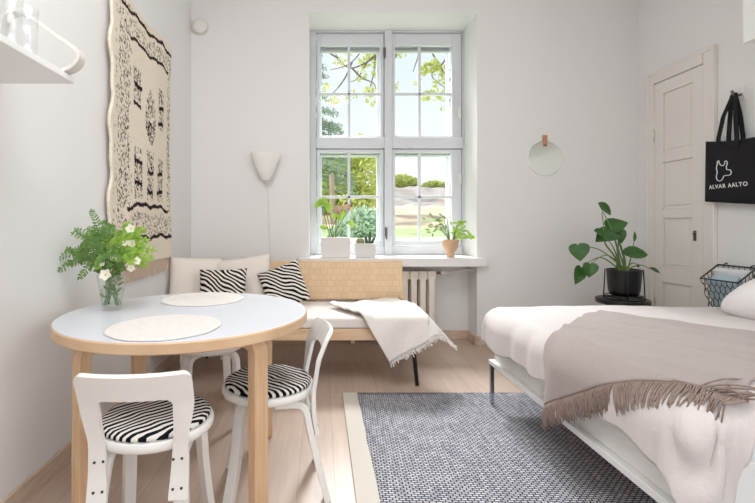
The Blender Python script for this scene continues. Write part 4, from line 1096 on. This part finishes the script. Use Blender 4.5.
# ------------------------------------------------------------------ plants on the sill
ZS = 0.8145
pw = thing('planter', 'wide white rectangular planter with a pale-leaved young plant at the left of the sill', 'plant', (0.135, 4.0, ZS), group='pots on the window sill')
m = MB(); x0, x1, y0, y1, h = 0.002, 0.268, 3.93, 4.07, 0.185
m.box(x0, x1, y0, y0+0.012, ZS, ZS+h); m.box(x0, x1, y1-0.012, y1, ZS, ZS+h); m.box(x0, x0+0.012, y0+0.012, y1-0.012, ZS, ZS+h); m.box(x1-0.012, x1, y0+0.012, y1-0.012, ZS, ZS+h); m.box(x0+0.012, x1-0.012, y0+0.012, y1-0.012, ZS, ZS+0.02)
make('pot', m, M['potwhite'], pw, bevel=0.004); make('soil', MB().box(x0+0.012, x1-0.012, y0+0.012, y1-0.012, ZS+0.02, ZS+h-0.02), M['soil'], pw)
sm = MB(); l1 = MB(); l2 = MB()
for (x, y, L_, W_, dd, kind, mm) in ((322, 199, 0.10, 0.085, (0.3, -0.6), 'heart', l1), (328, 204, 0.085, 0.08, (0.1, -1), 'heart', l1), (320, 203, 0.07, 0.06, (-0.6, -0.5), 'heart', l1), (337, 207, 0.085, 0.075, (0.3, -0.8), 'heart', l2), (341, 211, 0.10, 0.09, (-0.2, -0.9), 'heart', l1), (343, 209, 0.08, 0.06, (0.9, 0.5), 'oval', l2), (350, 221, 0.075, 0.055, (0.4, -0.9), 'heart', l1), (327, 228, 0.07, 0.05, (-0.9, 0.2), 'oval', l1), (336, 214, 0.06, 0.05, (-0.6, -0.6), 'oval', l1), (348, 212, 0.07, 0.03, (0.3, 1), 'blade', l2)):
    b = at(x, y, 3.98); leaf(mm, b, Vector((dd[0], -0.3, dd[1])), (0.1, -1, 0.45), L_, W_, kind, 0.15, 0.2)
    s0 = at(334+rg.normal(0, 3), 240, 4.0); sm.tube(smooth_path([s0, s0.lerp(b, 0.6)+Vector((0.0, 0, 0.02)), b], 6), 0.0038, 6)
make('stems', sm, M['stem'], pw, smooth=True); make('leaves', l1, M['leaflight'], pw, smooth=True, fixn=False); make('new_leaves', l2, M['leafpink'], pw, smooth=True, fixn=False)['label'] = 'pinkish pale new leaves'

pc_ = thing('cactus_pot', 'small pale grey square pot with a ball cactus and finger cacti, middle of the sill', 'plant', (0.408, 4.0, ZS), group='pots on the window sill')
m = MB(); x0, x1, y0, y1, h = 0.316, 0.500, 3.94, 4.06, 0.13
q = lambda z: 0.006*z/h
m2 = MB().box(x0, x1, y0, y0+0.01, ZS, ZS+h).box(x0, x1, y1-0.01, y1, ZS, ZS+h).box(x0, x0+0.01, y0+0.01, y1-0.01, ZS, ZS+h).box(x1-0.01, x1, y0+0.01, y1-0.01, ZS, ZS+h).box(x0+0.01, x1-0.01, y0+0.01, y1-0.01, ZS, ZS+0.02)
make('pot', m2, M['potstone'], pc_, bevel=0.006); make('soil', MB().box(x0+0.01, x1-0.01, y0+0.01, y1-0.01, ZS+0.02, ZS+h-0.012), M['soil'], pc_)
m = MB(); n = 48; c0 = (0.365, 3.99, ZS+h+0.018); rows = []
for i in range(15):
    th = PI*i/14
    rows.append([(c0[0]+0.036*(1+0.10*math.cos(12*a))*math.sin(th)*math.cos(a), c0[1]+0.036*(1+0.10*math.cos(12*a))*math.sin(th)*math.sin(a), c0[2]+0.034*math.cos(th)) for a in [2*PI*k/n for k in range(n+1)]])
make('ball_cactus', m.grid(rows, 15, n+1), M['cactusp'], pc_, smooth=True)['label'] = 'round pale ribbed cactus'
for (x, y_, hh, r, lean) in ((0.425, 3.99, 0.075, 0.014, -0.015), (0.452, 4.0, 0.125, 0.014, 0.006), (0.474, 4.0, 0.07, 0.012, 0.03), (0.44, 3.975, 0.06, 0.011, 0.02)):
    p0 = Vector((x, y_, ZS+h-0.012)); make('finger_cactus', MB().tube(bez(p0, p0+Vector((lean*0.2, 0, hh*0.6)), p0+Vector((lean, 0, hh)), 9), [r*0.8, r, r, r, r*1.05, r, r*0.95, r*0.75, r*0.25], 10), M['cactus'], pc_, smooth=True)

pt_ = thing('footed_pot', 'pale terracotta footed pot with mixed leafy plants at the right of the sill', 'plant', (1.205, 4.0, ZS), group='pots on the window sill')
CP = (1.205, 4.0, ZS)
make('pot', MB().lathe([(0.001, 0), (0.037, 0), (0.039, 0.008), (0.033, 0.03), (0.035, 0.045), (0.055, 0.065), (0.07, 0.10), (0.074, 0.15), (0.072, 0.163), (0.067, 0.163), (0.066, 0.12), (0.04, 0.07), (0.001, 0.06)], 40, CP), M['terracotta'], pt_, smooth=True)
make('soil', MB().lathe([(0.001, 0.145), (0.065, 0.142), (0.06, 0.11), (0.001, 0.11)], 24, CP), M['soil'], pt_)
sm = MB(); l1 = MB(); l2 = MB(); rg = np.random.default_rng(31)
for k in range(30):
    x, y = rg.uniform(424, 447), rg.uniform(216, 238); 
    if y > 232 and x < 430: continue
    b = at(x, y, 3.97+rg.normal(0, 0.03)); leaf(l1, b, (rg.normal(-0.3, 0.8), -0.3, rg.normal(0, 0.5)), (rg.normal(0, .3), -1, 0.6), 0.045, 0.026, 'oval', 0.15, 0.2)
    if k % 2 == 0: sm.tube(smooth_path([at(450, 242, 4.0), at((x+450)/2, (y+238)/2-5, 3.98), b], 5), 0.0018, 5)
for k in range(34):
    x, y = rg.uniform(452, 471), rg.uniform(221, 240); b = at(x, y, 3.97+rg.normal(0, 0.03)); leaf(l2, b, (rg.normal(0.3, 0.8), -0.2, rg.normal(-0.1, 0.6)), (rg.normal(0, .3), -1, 0.5), 0.055, 0.022, 'oval', 0.2, 0.2)
    if k % 3 == 0: sm.tube(smooth_path([at(453, 242, 4.0), at((x+453)/2, (y+236)/2-4, 3.98), b], 5), 0.0018, 5)
make('stems', sm, M['stem'], pt_, smooth=True); make('variegated_leaves', l1, M['leafpale'], pt_, smooth=True, fixn=False)['label'] = 'pale variegated leaves'; make('green_leaves', l2, M['leaflight'], pt_, smooth=True, fixn=False)['label'] = 'bright green leaves'

# ------------------------------------------------------------------ hook, tote bag
HYK = 2.976; HZK = 2.027
hk = thing('wall_hook', 'small white wall hook carrying the black tote bag', 'hook', (XR, HYK, HZK-0.05))
make('plate', MB().box(XR-0.008, XR, HYK-0.02, HYK+0.02, HZK-0.05, HZK+0.045), M['plastic'], hk, bevel=0.003)
make('peg', MB().tube(smooth_path([(XR-0.006, HYK, HZK-0.01), (XR-0.055, HYK, HZK-0.016), (XR-0.075, HYK, HZK+0.016)], 5), 0.008, 8), M['steel'], hk, smooth=True)
tg = thing('tote_bag', 'black canvas tote bag with white lettering hanging on the right wall', 'bag', (XR-0.03, 3.07, 1.29))
by0, by1, bz0, bz1 = 2.800, 3.188, 1.288, 1.732
n1, n2 = 30, 24; fr1 = []; fr2 = []
for i in range(n1):
    u = i/(n1-1); a = []; b = []
    for j in range(n2):
        v_ = j/(n2-1); y = by1+(by0-by1)*u+(-0.012*(1-v_)*(u-0.5)*0); z = bz0+(bz1-bz0)*v_-0.012*math.sin(u*PI)*(v_**3)-0.040*u
        y += 0.022*(1-v_)*(0.5-u)*0.6
        bulge = 0.020*math.sin(u*PI)**0.6*(math.sin(min(1, v_*1.02)*PI*0.93+0.12)) 
        fold = 0.005*math.sin(u*9+v_*3)*math.sin(v_*PI)*math.sin(u*PI)
        a.append(Vector((XR-0.062-bulge-fold, y, z))); b.append(Vector((XR-0.048, y, z)))
    fr1.append(a); fr2.append(b)
m = MB(); m.grid(fr1, n1, n2); m.grid(fr2, n1, n2)
for j in range(n2-1):
    pass
make('front_and_back', m, M['bag'], tg, smooth=True, solid=0.004)
sd = MB()
for i in (0, n1-1): sd.grid([[fr1[i][j] for j in range(n2)], [fr2[i][j] for j in range(n2)]], 2, n2)
sd.grid([[fr1[i][0] for i in range(n1)], [fr2[i][0] for i in range(n1)]], 2, n1)
make('gusset', sd, M['bag'], tg, solid=0.004)
for (xo, ya, yb, dz) in ((-0.066, 3.070, 2.935, 0.0), (-0.048, 3.012, 2.910, -0.004)):
    top = Vector((XR-0.058, HYK, HZK-0.002+dz))
    Pm = [Vector((XR+xo-0.014, ya, bz1-0.06)), Vector((XR+xo-0.012, ya, bz1)), Vector((XR+xo-0.006, ya*0.55+HYK*0.45+0.012, bz1*0.5+top.z*0.5)), Vector((top.x, HYK+0.018, top.z-0.03)), Vector((top.x, HYK+0.008, top.z-0.004)), Vector((top.x, HYK, top.z+0.002)),
          Vector((top.x, HYK-0.008, top.z-0.004)), Vector((top.x, HYK-0.014, top.z-0.03)), Vector((XR+xo-0.006, yb*0.55+HYK*0.45-0.004, bz1*0.5+top.z*0.5-0.015)), Vector((XR+xo-0.012, yb, bz1-0.02)), Vector((XR+xo-0.014, yb, bz1-0.09))]
    make('strap', MB().strip(Pm, 0.034, 0.003, (0, 1, 0)), M['bag'], tg, smooth=False)
def bag_front(px, py):
    y = (XR-0.085)*F/(px-XV); z = HC-(py-YV)/F*y
    u = min(1, max(0, (y-by1)/(by0-by1))); v_ = min(1, max(0, (z-bz0)/(bz1-bz0))); i = u*(n1-1); j = v_*(n2-1)
    i0 = min(n1-2, int(i)); j0 = min(n2-2, int(j)); a = fr1[i0][j0].lerp(fr1[i0+1][j0], i-i0); b = fr1[i0][j0+1].lerp(fr1[i0+1][j0+1], i-i0)
    return Vector((a.lerp(b, j-j0).x-0.0065, y, z))
LG = [(160, 296), (165, 310), (176, 318), (187, 310), (188, 299), (196, 298), (200, 308), (195, 322), (198, 333), (212, 335), (217, 344), (211, 355), (196, 358), (183, 360), (177, 372), (166, 381), (155, 377), (151, 362), (155, 345), (151, 328), (154, 312), (154, 300), (160, 296)]
lp = smooth_path([bag_front(680+x/4.19, 90+y/4.19) for x, y in LG], 4)
make('emblem', MB().strip(lp, 0.0058, 0.0012, (-1, 0, 0)) if False else MB().tube(lp, 0.0030, 5), M['print'], tg, smooth=True)['label'] = 'white wavy outline emblem'
tcu = bpy.data.curves.new('lettering', 'FONT'); tcu.body = 'ALVAR AALTO'; tcu.size = 0.040; tcu.align_x = 'CENTER'; tcu.align_y = 'CENTER'; tcu.extrude = 0.0008; tcu.space_character = 1.25; tcu.offset = 0.0006
to = bpy.data.objects.new('lettering_src', tcu); COL.objects.link(to)
bpy.context.view_layer.update()
tme = bpy.data.meshes.new_from_object(to.evaluated_get(bpy.context.evaluated_depsgraph_get())); bpy.data.objects.remove(to)
ct = bag_front(726.5, 185.7); Mx = Matrix(((0, 0, -1, 0), (-1, 0, 0, 0), (0, 1, 0, 0), (0, 0, 0, 1)))
wmax = max(v.co.x for v in tme.vertices)-min(v.co.x for v in tme.vertices); tme.transform(Matrix.Scale(0.285/wmax, 4, (1, 0, 0)))
tme.transform(Mx)
for v in tme.vertices:
    y = ct.y+v.co.y; z = ct.z+v.co.z-0.02*0
    px = XV+F*(XR-0.085)/y; b = bag_front(px, YV+F*(HC-z)/y); v.co = Vector((b.x+v.co.x, y, z))-tg.location
tme.materials.clear(); tme.materials.append(M['print'])
lo_ = bpy.data.objects.new('lettering', tme); COL.objects.link(lo_); lo_.parent = tg; lo_['label'] = 'white capital lettering'

# ------------------------------------------------------------------ wire basket on the wall
wbk = thing('wire_basket', 'black wire basket tilted forward on the wall beside the closet door', 'basket', (2.80, 2.95, 0.45))
BL, BR, FL, FR = Vector((2.885, 3.125, 0.825)), Vector((2.885, 2.85, 0.825)), Vector((2.700, 3.06, 0.735)), Vector((2.700, 2.785, 0.737))
dn = Vector((0.05, 0.0, -0.30))
bl, br2, fl, fr2_ = [p+dn+((BL+BR+FL+FR)/4-p)*0.18 for p in (BL, BR, FL, FR)]
make('rim', MB().tube([BL, BR, FR, FL, BL], 0.0055, 8), M['blackmetal'], wbk, smooth=True)
def net(a, b, c, d, nu, nv):
    """hexagon-like net between top edge a-b and bottom edge c-d"""
    m = MB()
    P = lambda u, v: (a.lerp(b, u)).lerp(c.lerp(d, u), v)
    for j in range(nv):
        v0 = j/nv; v1 = (j+0.55)/nv; v2 = (j+1)/nv; o = 0 if j % 2 == 0 else 0.5
        for i in range(nu+1):
            u0 = (i+o)/nu
            if u0 > 1: continue
            m.tube([P(u0, v0), P(u0, v1)], 0.0022, 5)
            for s in (-0.5, 0.5):
                u1 = u0+s/nu
                if -0.001 <= u1 <= 1.001: m.tube([P(u0, v1), P(u1, v2)], 0.0022, 5)
    return m
nets = [net(FL, FR, fl, fr2_, 7, 6), net(BL, BR, bl, br2, 7, 6), net(BL, FL, bl, fl, 5, 6), net(BR, FR, br2, fr2_, 5, 6), net(bl, br2, fl, fr2_, 7, 4)]
for q in nets: tag(make('wire_net', q, M['blackmetal'], wbk), kind='stuff')
for p in (BL.lerp(BR, 0.15), BL.lerp(BR, 0.85)): make('hook', MB().tube(smooth_path([p, p+Vector((0.02, 0, 0.015)), (XR, p.y, p.z+0.012)], 4), 0.004, 6), M['blackmetal'], wbk)
nb = MB(); c_ = (FL+FR+BL+BR)/4
Q = lambda p, k, dz: c_.lerp(p, k)+Vector((0, 0, dz))
tops = [Q(FL, 0.80, -0.015), Q(FR, 0.80, -0.015), Q(BR, 0.45, -0.03), Q(BL, 0.45, -0.03)]
bots = [p+dn*0.8+(c_-p)*0.12 for p in tops]
nb.add(tops+bots, [(0, 1, 2, 3), (7, 6, 5, 4), (0, 4, 5, 1), (1, 5, 6, 2), (2, 6, 7, 3), (3, 7, 4, 0)])
tag(make('folded_cloth', nb, M['paperblue'], None, bevel=0.012, seg=3), 'pale blue folded cloth in the front of the wire basket', 'cloth')
nb = MB(); tops = [c_.lerp(p, 0.9)+Vector((-0.01, 0, -0.012)) for p in (BL, BR)]; th = Vector((-0.045, 0, -0.02))
bts = [p+dn*0.8 for p in tops]
nb.add([tops[0], tops[1], tops[1]+th, tops[0]+th, bts[0], bts[1], bts[1]+th, bts[0]+th], [(0, 1, 2, 3), (7, 6, 5, 4), (0, 4, 5, 1), (1, 5, 6, 2), (2, 6, 7, 3), (3, 7, 4, 0)])
pf = tag(make('paper_stack', nb, M['paper'], None, bevel=0.003), 'white paper stack standing at the back of the wire basket', 'paper')
# ------------------------------------------------------------------ light and camera
w = bpy.data.worlds.new('World'); SC.world = w; w.use_nodes = True
nt = w.node_tree; nt.nodes.clear(); N = nt.nodes.new; L = nt.links.new
wo = N('ShaderNodeOutputWorld'); bg = N('ShaderNodeBackground'); bg.inputs['Strength'].default_value = 1.12; tc = N('ShaderNodeTexCoord'); sx = N('ShaderNodeSeparateXYZ'); L(tc.outputs['Generated'], sx.inputs[0])
r1 = N('ShaderNodeValToRGB'); r1.color_ramp.elements[0].position = 0.05; r1.color_ramp.elements[0].color = (0.98, 0.96, 0.95, 1)
r1.color_ramp.elements[1].position = 0.38; r1.color_ramp.elements[1].color = (0.76, 0.88, 0.97, 1)
L(sx.outputs['Z'], r1.inputs['Fac'])
n = N('ShaderNodeTexNoise'); n.inputs['Scale'].default_value = 3.0; n.inputs['Detail'].default_value = 6
L(tc.outputs['Generated'], n.inputs['Vector'])
r2 = N('ShaderNodeValToRGB'); r2.color_ramp.elements[0].position = 0.50; r2.color_ramp.elements[1].position = 0.68
L(n.outputs['Fac'], r2.inputs['Fac'])
mx = N('ShaderNodeMixRGB'); mx.inputs[2].default_value = (0.95, 0.96, 0.97, 1)
L(r2.outputs['Color'], mx.inputs['Fac']); L(r1.outputs['Color'], mx.inputs[1]); L(mx.outputs['Color'], bg.inputs['Color']); L(bg.outputs['Background'], wo.inputs['Surface'])

def area(name, loc, rot, sx_, sy_, e, col):
    l = bpy.data.lights.new(name, 'AREA'); l.shape = 'RECTANGLE'; l.size = sx_; l.size_y = sy_; l.energy = e; l.color = col
    o = bpy.data.objects.new(name, l); o.location = loc; o.rotation_euler = rot; COL.objects.link(o); return o
sun = bpy.data.lights.new('sun', 'SUN'); sun.energy = 4.2; sun.angle = 0.01; sun.color = (1, 0.95, 0.86)
so = bpy.data.objects.new('sun', sun); COL.objects.link(so); so.rotation_euler = Vector((0.75, -0.10, -0.62)).to_track_quat('-Z', 'Y').to_euler()
# added fill behind the camera, standing in for daylight
area('rear_fill', (0.9, YF+0.02, 1.85), (PI/2, 0, 0), 3.1, 2.4, 14, (0.97, 0.985, 1.0))
# fill added on the solid right wall to brighten the left wall
area('side_fill', (XR-0.02, -1.0, 1.9), (0, PI/2, 0), 2.2, 1.9, 42, (0.96, 0.98, 1.0))
# soft overhead fill added under the ceiling, no fixture there
pl = bpy.data.lights.new('ceiling_fill', 'AREA'); pl.shape = 'DISK'; pl.size = 1.8; pl.energy = 50; pl.color = (0.975, 0.985, 1.0)
po = bpy.data.objects.new('ceiling_fill', pl); po.location = (-0.35, 0.8, ZC-0.02); COL.objects.link(po)
# extra wide soft sun, added to strengthen daylight through the window
sky = bpy.data.lights.new('sky_fill_sun', 'SUN'); sky.energy = 2.0; sky.angle = 1.6; sky.color = (0.92, 0.96, 1.0)
sk = bpy.data.objects.new('sky_fill_sun', sky); COL.objects.link(sk); sk.rotation_euler = Vector((0.05, -1, -0.6)).to_track_quat('-Z', 'Y').to_euler()
# spot added above the yard to brighten the window reveals and sill
sp_ = bpy.data.lights.new('window_fill_spot', 'SPOT'); sp_.energy = 9500; sp_.spot_size = 0.75; sp_.spot_blend = 0.6; sp_.shadow_soft_size = 1.3; sp_.color = (0.97, 0.985, 1.0)
so2 = bpy.data.objects.new('window_fill_spot', sp_); COL.objects.link(so2); so2.location = (0.45, 8.2, 6.9); so2.rotation_euler = (Vector((0.66, 4.3, 2.0))-so2.location).to_track_quat('-Z', 'Y').to_euler()
# portal for the sky light through the window in view
po_ = area('window_portal', ((WX0+WX1)/2, 4.55, 1.95), (-PI/2, 0, 0), 1.6, 2.3, 1, (1, 1, 1)); po_.data.cycles.is_portal = True
cam = bpy.data.cameras.new('camera'); co = bpy.data.objects.new('camera', cam); COL.objects.link(co); SC.camera = co
co.location = (0, 0, HC); co.rotation_euler = (PI/2, 0, 0)
cam.sensor_fit = 'HORIZONTAL'; cam.sensor_width = 36; cam.lens = F*36/755; cam.shift_x = (377.5-XV)/755; cam.shift_y = (YV-251.5)/755
cam.clip_start = 0.05; cam.clip_end = 200
SC.view_settings.view_transform = 'Standard'; SC.view_settings.look = 'None'; SC.view_settings.gamma = 1; SC.view_settings.use_curve_mapping = False
SC.view_settings.exposure = 0.0
try:
    SC.cycles.use_denoising = True; SC.cycles.max_bounces = 12; SC.cycles.transparent_max_bounces = 24; SC.cycles.diffuse_bounces = 6
except Exception: pass
